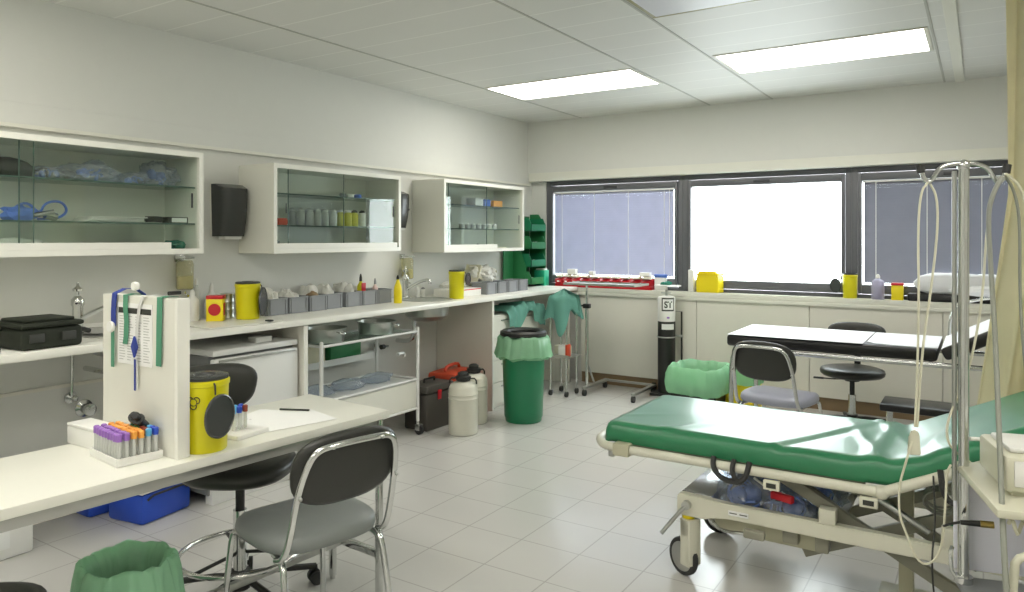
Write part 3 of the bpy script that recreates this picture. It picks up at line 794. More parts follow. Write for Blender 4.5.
def canister(x, y, rz, label):
    t = thing('nitrogen_canister', label, 'canister', (x, y, 0), rz)
    M().lathe([(0, 0), (.095, 0), (.104, .006), (.106, .02), (.106, .255), (.109, .26), (.106, .265), (.106, .285), (.109, .29), (.106, .295), (.104, .335), (.09, .36), (.06, .375), (.045, .38), (0, .38)], seg=40).build('flask', 'canister', t)
    M().lathe([(0, .3805), (.04, .3805), (.05, .385), (.056, .40), (.056, .415), (.04, .42), (.038, .44), (.02, .45), (0, .45)], seg=20, fn=lambda a, i, r_, z: (r_*(1+.06*math.cos(6*a)), z)).build('stopper', 'black', t)
    for s_ in (-1, 1): M().tube([(s_*.05, 0, .40), (s_*.085, 0, .40), (s_*.098, 0, .385), (s_*.1, 0, .36)], .006).build('handle', 'black', t)
canister(.78, 4.30, .4, 'cream liquid nitrogen canister, the nearer one of two by the trolley wheel')
canister(.66, 4.60, 1.2, 'cream liquid nitrogen canister, the one closer to the tall green bin')

t = thing('tool_case', 'dark grey case with red latch on the floor behind the cream canisters', 'case', (.44, 4.33, 0))
M().box(-.11, .11, -.16, .16, 0, .27, .015).build('body', 'toolcase', t)
M().box(-.112, .112, -.162, .162, .272, .33, .012).build('lid', 'toolcase', t)
M().box(.1125, .12, -.04, .0, .22, .29, .003).build('latch', 'red', t)
M().tube([(-.0, -.06, .335), (0, -.06, .36), (0, .06, .36), (0, .06, .335)], .008).build('handle', 'black', t)
t = thing('orange_case', 'orange carrying case with grip standing behind the cream canisters', 'case', (.36, 4.72, 0), .15)
M().box(-.13, .13, -.18, .18, 0, .36, .03).build('body', 'orange', t)
M().tube([(0, -.12, .365), (0, -.09, .40), (0, .09, .40), (0, .12, .365)], .013, smooth=1).build('grip', 'orange', t)

# ------------------------------------------------------------------ white trolley with steel bowls
t = thing('white_trolley', 'white wheeled trolley with glass shelves under the worktop', 'trolley', (.32, 3.64, 0))
hx, hy = .20, .46
for sx in (-1, 1):
    for sy in (-1, 1):
        M().cyl((sx*hx, sy*hy, .095), (sx*hx, sy*hy, .765), .0125).sph((sx*hx, sy*hy, .765), .0125).build('post', 'enamel', t, 50)
        c = M().cyl((sx*hx, sy*hy, .045), (sx*hx, sy*hy, .094), .012).box(sx*hx-.012, sx*hx+.03, sy*hy-.019, sy*hy-.014, .03, .075, .002).box(sx*hx-.012, sx*hx+.03, sy*hy+.014, sy*hy+.019, .03, .075, .002)
        co = c.build('castor', 'chrome', t)
        M().cyl((sx*hx+.015, sy*hy-.012, .036), (sx*hx+.015, sy*hy+.012, .036), .036, seg=24).build('wheel', 'rubber', co)
for z in (.745, .40, .19):
    for sy in (-1, 1): M().cyl((-hx+.012, sy*hy, z), (hx-.012, sy*hy, z), .009).build('rail', 'enamel', t)
    for sx in (-1, 1): M().cyl((sx*hx, -hy+.012, z), (sx*hx, hy-.012, z), .009).build('rail', 'enamel', t)
M().box(-hx+.012, hx-.012, -hy+.012, hy-.012, .735, .741).build('top_shelf', 'shelfglass', t, 0)
M().box(-hx+.012, hx-.012, -hy+.012, hy-.012, .385, .391).build('middle_shelf', 'steelshelf' if 'steelshelf' in MT else 'enamel', t, 0)
M().box(-hx+.012, hx-.012, -hy+.012, hy-.012, .178, .183).box(hx-.006, hx-.002, -hy+.015, hy-.015, .2, .385).build('basket', 'shelfpanel' if 'shelfpanel' in MT else 'laminate', t, 0)
M().tube([(0, hy+.012, .56), (.0, hy+.07, .56), (.0, hy+.085, .55), (0, hy+.085, .53)], .011, smooth=1).build('push_handle', 'enamel', t)

def bowl(x, y, rz, label):
    t = thing('steel_bowl', label, 'bowl', (x, y, .7415), rz)
    M().lathe([(0, 0), (.115, 0), (.12, .004), (.135, .085), (.142, .09), (.142, .093), (.133, .092), (.117, .008), (0, .006)], seg=44).build('bowl', 'steel', t)
    M().tube([(.137, -.03, .075), (.165, -.03, .07), (.175, 0, .065), (.165, .03, .07), (.137, .03, .075)], .005, smooth=1).build('handle', 'chrome', t)
bowl(.34, 3.38, 0, 'round steel bowl on the white trolley, the nearer one under the worktop')
bowl(.34, 3.86, .3, 'round steel bowl on the white trolley, the one closer to the sink')
t = thing('wall_ledge', 'narrow white wall ledge with boxes behind the white trolley', 'shelf', (.013, 3.05, .54))
M().box(0, .10, 0, 1.02, 0, .012, .001).box(.10, .106, 0, 1.02, -.02, .025, .001).build('ledge', 'enamel', t, 0)
o = M().box(-.04, .04, -.15, .15, 0, .14, .004).build('green_box', 'greenrack'); tag(o, 'dark green box on the wall ledge behind the white trolley', 'box', loc=(.065, 3.80, .553))
o = M().box(-.04, .04, -.10, .10, 0, .13, .004).build('cream_box', 'creambox'); tag(o, 'cream box on the wall ledge left of the dark green box', 'box', loc=(.065, 3.50, .553))
o = M().box(-.04, .04, -.10, .10, 0, .15, .004).build('brown_box', 'kick'); tag(o, 'brown cardboard box on the wall ledge by the upright panel', 'box', loc=(.065, 3.22, .553))
r = random.Random(8)
for k in range(3):
    o = M().crumple((0, 0, 0), .09, .12, .035, .45, seed=120+k, sub=3).build('packet', 'wrap'); tag(o, ['clear plastic packet on the lower trolley shelf, nearest the upright panel', 'clear plastic packet in the middle of the lower trolley shelf', 'clear plastic packet on the lower trolley shelf, nearest the sink'][k], 'packet', loc=(.30, 3.35+.28*k, .3915))
for z, lb in ((.59, 'upper chrome wall valve behind the white trolley'), (.30, 'lower chrome wall valve behind the white trolley')):
    t = thing('wall_valve', lb, 'valve', (.013, 4.20, z))
    M().cyl((0, 0, 0), (.012, 0, 0), .03).tube([(.012, 0, 0), (.10, 0, 0), (.12, .02, 0)], .011).build('pipe', 'chrome', t)
    M().cyl((.10, -.012, 0), (.10, -.045, 0), .019, seg=10).build('knob', 'black', t)

# ------------------------------------------------------------------ things on the left worktop
def bottle(x, y, z, r_, h_, m_, capm, label, cat='bottle', neck=.35, cone=.25, caph=.16, group=None, name='plastic_bottle'):
    t = thing(name, label, cat, (x, y, z), 0, group)
    hb = h_*(1-caph)
    M().lathe([(0, 0), (r_*.95, 0), (r_, r_*.08), (r_, hb*(1-cone)), (r_*.9, hb*(1-cone*.7)), (r_*neck*1.1, hb*.97), (r_*neck, hb), (0, hb)], seg=24).build('body', m_, t)
    M().lathe([(0, hb+.0003), (r_*neck*1.15, hb+.0003), (r_*neck*1.1, hb+(h_-hb)*.5), (r_*neck*.5, h_), (0, h_)], seg=16).build('cap', capm, t)
    return t
b = bottle(.17, 2.535, CZ, .036, .185, 'white', 'white', 'white bottle with small label beside the upright board on the worktop')
M().lathe([(.0335, .05), (.0338, .051), (.0338, .11), (.0335, .111)], seg=24).build('label_band', 'paper', b)
bottle(.06, 2.735, CZ, .040, .21, 'white', 'white', 'white wash bottle behind the yellow and red carton', neck=.25, cone=.45, caph=.2)
bottle(.05, 2.64, CZ, .022, .24, 'tubeglass', 'white', 'tall thin clear bottle behind the labelled white bottle', neck=.4)
t = thing('flat_tray', 'flat white tray on the worktop under the yellow carton', 'tray', (.40, 2.64, CZ+.0005), 0)
M().prism([(-.20, -.25), (.16, -.27), (.19, -.22), (.16, .22), (-.24, .24)], 0, .008, bev=.003).build('plate', 'laminate', t)
M().box(.14, .185, .10, .125, .0085, .016, .002).build('clip', 'black', t)
t = thing('yellow_carton', 'small yellow carton with red top and red disc', 'carton', (.285, 2.605, CZ+.009), math.radians(42))
M().box(-.045, .045, -.035, .035, 0, .125, .003).build('box', 'yellow2', t)
M().box(-.046, .046, -.036, .036, .1255, .145, .003).build('lid', 'red', t)
M().lathe([(0, 0), (.034, 0), (.034, .001), (0, .001)], seg=28, mx=Matrix.Translation((0, -.0352, .065)) @ Matrix.Rotation(PI/2, 4, 'X')).build('red_disc', 'red', t)
M().box(.0455, .046, -.02, .02, .03, .10).build('side_mark', 'red', t)
t = thing('metal_tin', 'ribbed silver tin between the yellow carton and the yellow drum', 'tin', (.20, 2.745, CZ+.009))
M().lathe([(0, 0), (.04, 0), (.042, .004), (.040, .01), (.040, .045), (.042, .05), (.040, .055), (.040, .09), (.042, .095), (.040, .10), (.040, .135), (.043, .139), (.043, .145), (0, .145)], seg=32).build('tin', 'steel', t)
sharps(.345, 2.775, CZ+.009, .070, .205, .57, .085, .10, 'yellow sharps drum on the worktop next to the first grey bin', face=.65)
sharps(.45, 4.66, CZ, .062, .215, .57, .05, .155, 'yellow sharps drum on the worktop right of the round sink', face=.23)

def grey_bin(x, y, label, rz=0, w_=.150, d_=.2, h_=.102):
    t = thing('grey_bin', label, 'storage bin', (x, y, CZ+.0005), rz)
    k = .92; T = .004
    b = M()
    b.box(-d_/2, d_/2, -w_/2, w_/2, 0, T)
    b.box(-d_/2, -d_/2+T, -w_/2, w_/2, T, h_).box(d_/2-T, d_/2, -w_/2, w_/2, T, h_)
    b.box(-d_/2+T, d_/2-T, -w_/2, -w_/2+T, T, h_).box(-d_/2+T, d_/2-T, w_/2-T, w_/2, T, h_)
    b.build('tub', 'bin', t, 0)
    M().tube([(-d_/2-.003, -w_/2+.004, h_-.003), (d_/2+.003, -w_/2+.004, h_-.003), (d_/2+.003, w_/2-.004, h_-.003), (-d_/2-.003, w_/2-.004, h_-.003)], .0045, seg=6, closed=True).build('rim', 'bin', t, 0)
    for q in (-w_/2+.015, w_/2-.015): M().box(d_/2, d_/2+.005, q-.003, q+.003, .002, h_-.010).build('rib', 'bin', t, 0)
    return t
order = ['first', 'second', 'third', 'fourth', 'fifth', 'sixth', 'seventh']
ys = [3.052, 3.218, 3.384, 3.541, 3.728, 3.887, 4.04]
for i, y in enumerate(ys):
    grey_bin(.155+.02*(i < 3), y, 'grey storage bin on the long worktop, %s from the yellow sharps drum' % order[i]).__setitem__('group', 'grey bins along the worktop')
r = random.Random(11)
places = ['lying in the %s grey bin from the yellow drum' % o_ for o_ in order]
for i, y in enumerate(ys[:6]):
    for k in range(3 if i < 5 else 1):
        kind = r.random()
        x0 = .155+.02*(i < 3)+(-.05, .0, .05)[k]; y0 = y+r.uniform(-.018, .018)
        m0 = M().crumple((0, 0, 0), .036+.008*r.random(), .042, .045+.02*r.random(), .4, seed=i*7+k, sub=3)
        o = m0.build('packet', 'wrapwhite' if not (i in (2,) and k == 2) else 'kick')
        tag(o, ('crumpled white packets heaped in the %s grey bin from the yellow sharps drum' % order[i]) if not (i == 2 and k == 2) else 'brown packet in the third grey bin from the yellow drum', 'packet',
            ('white packets in the %s grey bin' % order[i]) if not (i == 2 and k == 2) else None, loc=(x0, y0, CZ+.045+.018*(k % 2)), rz=r.uniform(0, 3))
o = M().box(-.03, .03, -.045, .045, 0, .15, .004).build('white_box', 'white'); tag(o, 'upright white box behind the red topped bottle in the grey bins', 'box', loc=(.10, 3.75, CZ+.006))
b = bottle(.17, 3.88, CZ+.0055, .026, .215, 'yellow', 'black', 'yellow bottle with black cap and red label standing in a grey bin', caph=.25)
M().box(.0262, .0275, -.02, .024, .09, .15, .001).build('red_label', 'red', b)
bottle(.16, 4.04, CZ+.0055, .022, .175, 'pinkish', 'cabledark' if False else 'bin', 'pale bottle with grey cap standing in the last grey bin', caph=.25)
bottle(.33, 4.10, CZ, .030, .205, 'yellow2', 'black', 'bright yellow bottle with black cap at the edge of the worktop', cone=.45, neck=.3, caph=.15)
t = thing('carton', 'flat white carton with a red stripe behind the second yellow drum', 'carton', (.26, 4.90, CZ+.0005), 0)
M().box(-.1, .14, -.17, .17, 0, .062, .002).build('box', 'white', t); M().box(.1402, .141, -.165, .165, .05, .058).build('stripe', 'red', t)
o = M().crumple((0, 0, 0), .09, .12, .03, .3, seed=31, sub=3).build('packet', 'wrapwhite'); tag(o, 'pale packet lying on the red striped carton', 'packet', loc=(.22, 4.92, CZ+.063))
for i, (x, y) in enumerate(((.36, 5.17), (.36, 5.34), (.36, 5.51), (.35, 5.70))):
    g = grey_bin(x, y, 'grey storage bin near the window end of the worktop, %s from the sink side' % order[i], .0, .15, .16, .10)
    g['group'] = 'grey bins at the window end of the worktop'
# open bag of packets leaning behind these bins
t = thing('cardboard_box', 'open cream box full of white packets leaning behind the far grey bins', 'box', (.15, 5.36, CZ+.0005), 0)
mx = Matrix.Rotation(-.35, 4, 'X')
M().box(-.08, .08, -.13, -.126, 0.05, .21, mx=mx).box(-.08, .08, .126, .13, .09, .24, mx=mx).box(-.08, -.076, -.126, .126, .05, .22, mx=mx).box(.076, .08, -.126, .126, .09, .2, mx=mx).box(-.08, .08, -.13, .13, .045, .05, mx=mx).build('box', 'creambox', t, 0)
M().box(-.06, .06, -.04, .10, 0, .045, .004).build('foot_block', 'creambox', t, 0)
for k, (dx, dy, dz) in enumerate(((0, -.02, .13), (.02, .06, .13), (.0, .14, .11), (.05, .03, .09))):
    o = M().crumple((0, 0, 0), .07, .08, .06, .5, seed=50+k, sub=3).build('packet', 'wrapwhite'); tag(o, 'white packet in the open cream box by the window corner', 'packet', 'white packets in the cream box', loc=(.17+dx, 5.36+dy, CZ+dz))
# drinking cups / small bottles by the sink tap
bottle(.10, 4.60, CZ, .018, .085, 'white', 'white', 'small white pot by the wall between sink and red striped carton', cone=.1, neck=.8, caph=.2, name='small_pot')
bottle(.09, 4.68, CZ, .018, .075, 'white', 'bin', 'small white pot with grey cap by the wall beside the carton', cone=.1, neck=.8, caph=.2, name='small_pot')

# green stacking rack with tipping bins in the corner
t = thing('bin_rack', 'tall green rack of tilted open bins in the window corner', 'rack', (.17, 6.22, CZ))
M().box(-.14, -.125, -.26, .22, 0, .70, .004).build('back_board', 'greenrack', t, 30)
M().prism([(-.124, 0), (.03, 0), (.06, .12), (.06, .60), (-.02, .72), (-.124, .72)], -.012, 0, mx=Matrix.Translation((0, .22, 0)) @ Matrix.Rotation(PI/2, 4, 'X'), bev=.003).build('side_panel', 'greenrack', t, 30)
M().prism([(-.124, 0), (.02, 0), (.03, .20), (-.04, .36), (-.06, .70), (-.124, .72)], -.012, 0, mx=Matrix.Translation((0, -.10, 0)) @ Matrix.Rotation(PI/2, 4, 'X'), bev=.003).build('side_panel', 'greenrack', t, 30)
for k in range(4):
    z = .02+.175*k
    b = M()
    b.box(-.11, .08, -.08, .20, z, z+.006).box(-.11, .05, -.08, -.074, z, z+.13).box(-.11, .05, .194, .20, z, z+.13).box(.074, .08, -.08, .20, z, z+.07)
    b.prism([(-.0, 0), (.03, .0), (.03, .066), (0, .124)], 0, .006, mx=Matrix.Translation((.05, -.074, z)) @ Matrix.Rotation(PI/2, 4, 'X')).prism([(-.0, 0), (.03, .0), (.03, .066), (0, .124)], 0, .006, mx=Matrix.Translation((.05, .20, z)) @ Matrix.Rotation(PI/2, 4, 'X'))
    bo = b.build('open_bin', 'green' if k % 2 else 'greenrack', t, 0)
    o = M().crumple((0, 0, 0), .05, .07, .035, .4, seed=70+k, sub=3).build('packet', 'wrapwhite'); tag(o, 'white packet in the %s bin of the green rack' % ('lowest', 'second lowest', 'second highest', 'topmost')[k], 'packet', loc=(.19, 6.28, CZ+z+.007))

# ------------------------------------------------------------------ window wall: low cupboards and sill
SZ = .885
tag(M().box(.602, XR-.005, 6.452, 6.559, SZ-.028, SZ, .003).box(.005, .602, 6.452, 6.559, SZ-.028, SZ, .003).build('window_sill_board', 'laminate', None, 30), 'long white sill board under the row of windows', 'sill')
seams = [.62, 1.79, 2.75, 3.71, 4.67, 5.63]
nm = ['by the green draped stand', 'behind the black examination bed', 'behind the stool and black bed', 'hidden behind the curtain side', 'at the far right']
for i in range(5):
    a, b = seams[i]+.002, seams[i+1]-.002
    t = thing('low_cupboard', 'beige low cupboard below the windows, ' + nm[i], 'cupboard', (a, 6.47, 0))
    M().box(0, b-a, 0, .085, .105, SZ-.03, .002).build('front', 'panelbeige', t, 0)
    M().box(0, b-a, .02, .085, 0, .104).build('plinth', 'kick', t, 0)

def so(o, *a, **k): return tag(o, *a, **k)
tag(M().box(.005, XR-.005, 6.462, 6.559, SZ+.0005, .931, .003).build('window_ledge', 'laminate', None, 30), 'narrow raised white ledge behind the sill board, directly under the window frames', 'ledge')
SZ = .931
# organiser of red tilting bins
t = thing('red_organiser', 'long red organiser with clear fronted compartments on the sill by the corner', 'organiser', (.98, 6.505, SZ+.0005))
def org(t, L_, n, start=0):
    M().box(-L_/2, L_/2, -.04, .045, 0, .03, .004).box(-L_/2, L_/2, .035, .045, .03, .10, .002).build('base', 'red', t, 0)
    for k in range(n):
        x = -L_/2 + L_*(k+.5)/n; hw = L_/n/2-.008
        b = M().prism([(-.04, .031), (.03, .031), (.03, .095), (-.052, .075)], -hw, hw, mx=Matrix.Translation((x, 0, 0)) @ Matrix.Rotation(PI/2, 4, 'Z') @ Matrix.Rotation(PI/2, 4, 'X'))
        bo = b.build('compartment', 'red', t, 0)
        M().box(x-hw*.35, x+hw*.35, -.0535, -.0525, .05, .062).build('label_strip', 'paper', bo, 0)
        M().prism([(-.03, .096), (.028, .096), (.02, .125), (-.05, .108)], -hw*.8, hw*.8, mx=Matrix.Translation((x, 0, 0)) @ Matrix.Rotation(PI/2, 4, 'Z') @ Matrix.Rotation(PI/2, 4, 'X')).build('contents', 'creambox', bo, 0)
org(t, .76, 7)
t = thing('red_organiser', 'shorter red organiser with small bins next to the teal box on the sill', 'organiser', (.46, 6.505, SZ+.0005))
org(t, .26, 3)
o = M().box(-.06, .06, -.045, .045, 0, .155, .004).build('teal_box', 'teal'); tag(o, 'teal green box in the window corner left of the red organisers', 'box', loc=(.20, 6.42, CZ+.0005))
o = M().box(-.05, .05, -.03, .03, 0, .016, .002).build('white_carton', 'white'); tag(o, 'flat white carton lying on the teal box', 'box', loc=(.20, 6.42, CZ+.156))
r = random.Random(4)
for k, (x, w_, h_, m_, lb) in enumerate(((.50, .09, .05, 'white', 'white carton standing on the shorter red organiser'), (.72, .05, .035, 'white', 'small white carton on the left end of the long red organiser'), (1.28, .10, .035, 'white', 'white carton on the right end of the long red organiser'))):
    o = M().box(-w_/2, w_/2, -.028, .028, 0, h_, .002).build('white_carton', m_); tag(o, lb, 'box', loc=(x, 6.52, SZ+.128))
t = thing('blue_carton', 'blue and white carton leaning on the right end of the red organiser', 'carton', (1.44, 6.50, SZ+.0005), .1)
M().box(-.055, .055, -.02, .02, 0, .12, .002).build('box', 'white', t); M().box(-.056, .056, -.021, .021, .1205, .15, .002).build('lid', 'navyfoam', t)
o = M().box(-.025, .025, -.03, .03, 0, .20, .003).build('white_carton', 'white'); tag(o, 'tall white carton on the sill left of the square yellow box', 'box', loc=(1.735, 6.505, SZ+.0005))
t = thing('yellow_box', 'square yellow waste box with lid on the sill under the middle window', 'sharps box', (1.895, 6.50, SZ+.0005))
M().prism([(-.105, -.038), (.09, -.038), (.12, .05), (-.105, .05)], 0, .15, bev=.006).build('tub', 'yellow2', t)
M().prism([(-.11, -.042), (.094, -.042), (.126, .053), (-.11, .053)], .151, .172, bev=.006).box(-.09, .07, -.03, .035, .172, .19, .006).build('lid', 'yellow2', t)
for k, a in enumerate((3.5,)):
    sharps(3.055, 6.51, SZ+.0005, .056, .19, 3.35, .058, .10, 'yellow sharps drum with hanging disc lid on the sill before the right window', face=-2.18)
b = bottle(3.26, 6.505, SZ+.0005, .048, .20, 'tubelilac', 'white', 'clear lilac tinted bottle on the sill right of the yellow drum', neck=.3, cone=.18, caph=.16)
t = thing('small_yellow_box', 'small yellow container with red lid on the sill beside the black cushion', 'sharps box', (3.40, 6.50, SZ+.0005))
M().box(-.042, .042, -.03, .03, 0, .115, .004).build('tub', 'yellow2', t); M().box(-.044, .044, -.032, .032, .1155, .135, .003).build('lid', 'red', t)
o = M().box(-.36, .36, -.05, .05, 0, .06, .012).build('black_cushion', 'blackpad'); tag(o, 'black cushion pad on the sill under the white pillow', 'cushion', loc=(3.83, 6.505, SZ+.0005))
def pil():
    m0 = M(); t_ = bmesh.new(); bmesh.ops.create_cube(t_, size=2); bmesh.ops.subdivide_edges(t_, edges=t_.edges[:], cuts=14, use_grid_fill=True)
    for v in t_.verts:
        x, y, z = v.co
        k = (1-abs(x)**4)*(1-abs(y)**4)
        n = noise.noise(Vector((x*2, y*2, z)))*.25+noise.noise(Vector((x*5, y*4, 3)))*.12
        v.co = Vector((x*.33*(1-.05*y*y), y*.045*(1-.06*x*x), max(0, .075+z*(.012+.068*max(0, k)**.5)*(1+n) + .012*n)))
    m0._merge(t_); return m0
o = pil().build('pillow', 'pillow', None, 80); tag(o, 'plump white pillow lying on the black cushion at the right window', 'pillow', loc=(3.84, 6.505, SZ+.061))

# ------------------------------------------------------------------ stand with tray, draped trolley
t = thing('instrument_stand', 'steel stand with a long flat tray in front of the left window', 'stand', (.95, 5.95, 0))
M().cyl((0, 0, .08), (0, 0, .80), .016).build('outer_tube', 'chrome', t)
M().cyl((0, 0, .801), (0, 0, 1.0), .011).build('inner_tube', 'chrome', t)
M().box(-.03, .03, -.024, .024, .785, .825, .004).tube([(-.03, 0, .805), (-.06, 0, .805)], .008).build('height_clamp', 'black', t)
M().box(-.16, .52, -.14, .17, 1.0, 1.006, .003).box(-.16, .52, -.145, -.14, 1.0, 1.018).box(-.16, .52, .17, .175, 1.0, 1.018).box(-.165, -.16, -.145, .175, 1.0, 1.018).box(.52, .525, -.145, .175, 1.0, 1.018).build('tray', 'alu', t, 0)
M().box(-.02, .02, -.06, .42, .06, .085, .004).box(-.0, .50, .40, .42, .06, .082, .004).box(.46, .50, -.08, .40, .06, .082, .004).tube([(0, .02, .27), (.0, .14, .10)], .009).build('base_frame', 'alu', t, 0)
for x, y in ((0, -.05), (0, .38), (.48, -.07), (.48, .38)):
    c = M().cyl((x, y, .03), (x, y, .06), .009).build('castor', 'chrome', t)
    M().cyl((x-.012, y, .028), (x+.012, y, .028), .028, seg=18).build('wheel', 'rubber', c)

t = thing('draped_trolley', 'small steel trolley under a green drape at the end of the worktop', 'trolley', (.76, 5.86, 0))
for x, y in ((-.08, -.095), (.08, -.095), (-.08, .10), (.08, .10)):
    M().cyl((x, y, .06), (x, y, .87), .009).build('leg', 'chrome', t)
    c = M().cyl((x, y, .03), (x, y, .062), .008).build('castor', 'chrome', t); M().cyl((x-.01, y, .025), (x+.01, y, .025), .025, seg=18).build('wheel', 'rubber', c)
M().box(-.09, .09, -.105, .11, .8705, .882, .002).build('top_plate', 'alu', t, 0)
M().box(-.10, .12, -.115, .12, .35, .358, .002).box(-.10, .12, -.12, -.115, .345, .375).build('lower_shelf', 'alu', t, 0)
t2 = thing('carton', 'red and white carton on the lower shelf of the draped trolley', 'carton', (.80, 5.80, .376-.0175))
M().box(-.035, .035, -.05, .02, 0, .10, .002).build('box', 'white', t2); M().box(.0355, .055, -.05, .02, 0, .11, .002).build('red_end', 'orange', t2)
o = M().box(-.07, .07, -.04, .04, 0, .075, .002).build('white_carton', 'creambox'); tag(o, 'cream carton beside the red and white one on the trolley shelf', 'box', loc=(.72, 5.92, .3585))
# drape: a cloth lying over the plate with pulled corners
def drape(u, v):
    a = 2*PI*u; rr = v
    px, py = .76, 5.87
    if rr < .45:
        q = rr/.45; x = math.cos(a)*q*.13; y = math.sin(a)*q*.17; z = .888+.075*(1-q)**1.1 + .012*math.sin(5*a)*q
    else:
        q = (rr-.45)/.55
        fold = math.sin(5*a+.6)
        hang = .15+.06*fold+.16*max(0, math.cos(a+1.35))**6
        x = math.cos(a)*(.13+q*(.02+.03*fold)); y = math.sin(a)*(.17+q*(.015+.03*fold)); z = .888 + .012*math.sin(5*a) - hang*q
    return (px+x, py+y, z)
m0 = M().sheet(drape, 72, 16, .002)
bmesh.ops.remove_doubles(m0.bm, verts=m0.bm.verts, dist=1e-4)
tag(m0.build('green_drape', 'drape', None, 60), 'crumpled green surgical drape hanging over the small steel trolley', 'drape')

# white drawer unit below the far end of the worktop
t = thing('drawer_unit', 'white drawer unit under the worktop behind the tall green bin', 'drawer unit', (.05, 5.03, 0))
M().box(0, .48, 0, .74, .0, .77, .003).build('body', 'laminate', t, 0)
for k in range(4):
    for q in range(2):
        d = M().box(.4805, .498, .004+.367*q, .367+.369*q, .03+.184*k, .03+.184*k+.18, .003).build('drawer', 'laminate', t, 0)
        M().box(.4985, .508, .12+.367*q, .24+.367*q, .03+.184*k+.14, .03+.184*k+.15, .002).build('handle', 'alu', d, 0)

m0 = M()
def bundle(u, v):
    y = 5.22+.62*u; q = v
    wv = .012*math.sin(y*38+q*3)+.008*math.sin(y*71+q*5)
    if q < .4: return (.30+.26*q/.4, y, .80+.05*math.sin(PI*min(1, u*1.0))*(.3+.7*q/.4)+wv)
    e = (q-.4)/.6; return (.56+.035*math.sin(PI/2*min(1, e*2))+wv*.5, y+.03*math.sin(u*6)*e, .80+.05*math.sin(PI*u)+wv-(.13+.06*math.sin(u*9))*e)
tag(m0.sheet(bundle, 60, 20, .002).build('green_cloth', 'drape', None, 60), 'dark green cloth lying on the drawer unit under the far end of the worktop', 'cloth')
# gas cylinder on its small trolley
t = thing('gas_cylinder', 'tall black gas cylinder with white collar and valve by the window wall', 'gas cylinder', (1.56, 6.33, 0))
M().lathe([(0, .03), (.073, .03), (.078, .04), (.078, .60), (.078, .67), (0, .67)], seg=36).build('cylinder', 'black', t)
M().lathe([(0, .6705), (.079, .6705), (.0785, .875), (.07, .892), (.04, .9), (0, .9)], seg=36).build('shoulder', 'white', t)
M().cyl((0, 0, .901), (0, 0, .955), .012).cyl((-.05, 0, .925), (.04, 0, .925), .008).build('valve', 'steel', t)
M().box(-.10, .12, -.05, .05, .985, .995, .002).cyl((0, 0, .956), (0, 0, .984), .010).build('top_plate', 'white', t, 0)
# curved stickers
def arc_patch(r_, a0, a1, z0, z1, th=.0015):
    return M().sheet(lambda u, v: (math.cos(a0+(a1-a0)*u)*r_, math.sin(a0+(a1-a0)*u)*r_, z0+(z1-z0)*v), 14, 1, th)
ac = -1.02
arc_patch(.0805, ac-.75, ac+.75, .765, .885).build('label_ground', 'ink', t, 60)
arc_patch(.0825, ac-.60, ac+.60, .778, .872).build('label_face', 'paper', t, 60)
def text_mesh(body, size, th):
    c = bpy.data.curves.new('txt', 'FONT'); c.body = body; c.size = size*.85; c.extrude = th; c.align_x = 'CENTER'; c.offset = .002
    o = bpy.data.objects.new('txt', c); COL.objects.link(o); bpy.context.view_layer.update()
    me = bpy.data.meshes.new_from_object(o.evaluated_get(bpy.context.evaluated_depsgraph_get()))
    b = bmesh.new(); b.from_mesh(me); bpy.data.objects.remove(o); bpy.data.meshes.remove(me); return b
tm_ = text_mesh('ST', .085, .0004)
for v in tm_.verts:
    a = ac + v.co.x/.088; z = v.co.y*1.1+.797; rad = .0842+v.co.z
    v.co = Vector((math.cos(a)*rad, math.sin(a)*rad, z))
mm_ = M(); mm_._merge(tm_); mm_.build('label_letters', 'ink', t, 0)
arc_patch(.0805, ac-.15, ac+.15, .70, .715).build('purple_mark', 'purple', t, 0)
arc_patch(.0800, ac-.75, ac+.75, .60, .65).build('white_label', 'paper', t, 60)
M().tube([(math.cos(q)*.084, math.sin(q)*.084, .53) for q in [i*PI/12 for i in range(24)]], .006, closed=True).box(-.12, .12, .085, .10, .52, .54, .003).build('holding_ring', 'steel', t)
M().box(-.12, .12, -.11, .11, .012, .029, .004).cyl((-.13, .05, .045), (-.155, .05, .045), .045, seg=24).cyl((.13, .05, .045), (.155, .05, .045), .045, seg=24).build('foot_trolley', 'rubber', t)
M().tube([(-.10, .115, .03), (-.10, .115, .75), (.10, .115, .75), (.10, .115, .03)], .008).build('carrier', 'rubber', t)
o = M().crumple((0, 0, 0), .05, .025, .018, .5, seed=5, sub=3).build('tubing', 'wrapgreen'); tag(o, 'small coil of teal tubing on the cylinder top plate', 'tubing', loc=(1.56, 6.33, .9955))

# ------------------------------------------------------------------ black examination bed
t = thing('examination_bed', 'black examination bed with chrome tube frame by the window wall', 'examination bed', (3.2, 5.3, 0))
ox, oy = 3.2, 5.3
def bedsec(xa, za, xb, zb, y0, y1, th, m_, nm_, par, bev=.02):
    L_ = math.hypot(xb-xa, zb-za); a = math.atan2(zb-za, xb-xa)
    mx = Matrix.Translation((xa-ox, 0, za)) @ Matrix.Rotation(-a, 4, 'Y')
    return M().box(0, L_, y0-oy, y1-oy, -th, 0, bev, mx=mx, seg=3).build(nm_, m_, par, 60)
bedsec(2.50, .765, 3.74, .765, 4.97, 5.63, .075, 'blackpad', 'mattress', t)
bedsec(3.75, .765, 4.35, 1.08, 4.97, 5.63, .075, 'blackpad', 'head_section', t)
sh1 = bedsec(2.505, .7695, 3.34, .7695, 4.972, 5.628, .003, 'sheet', 'paper_cover', t, .001)
M().prism([(.15, -.20), (.20, -.26), (.30, -.29), (.54, -.29), (.54, .325), (.145, .325)], .766, .7685).build('paper_cover', 'sheet', t, 0)
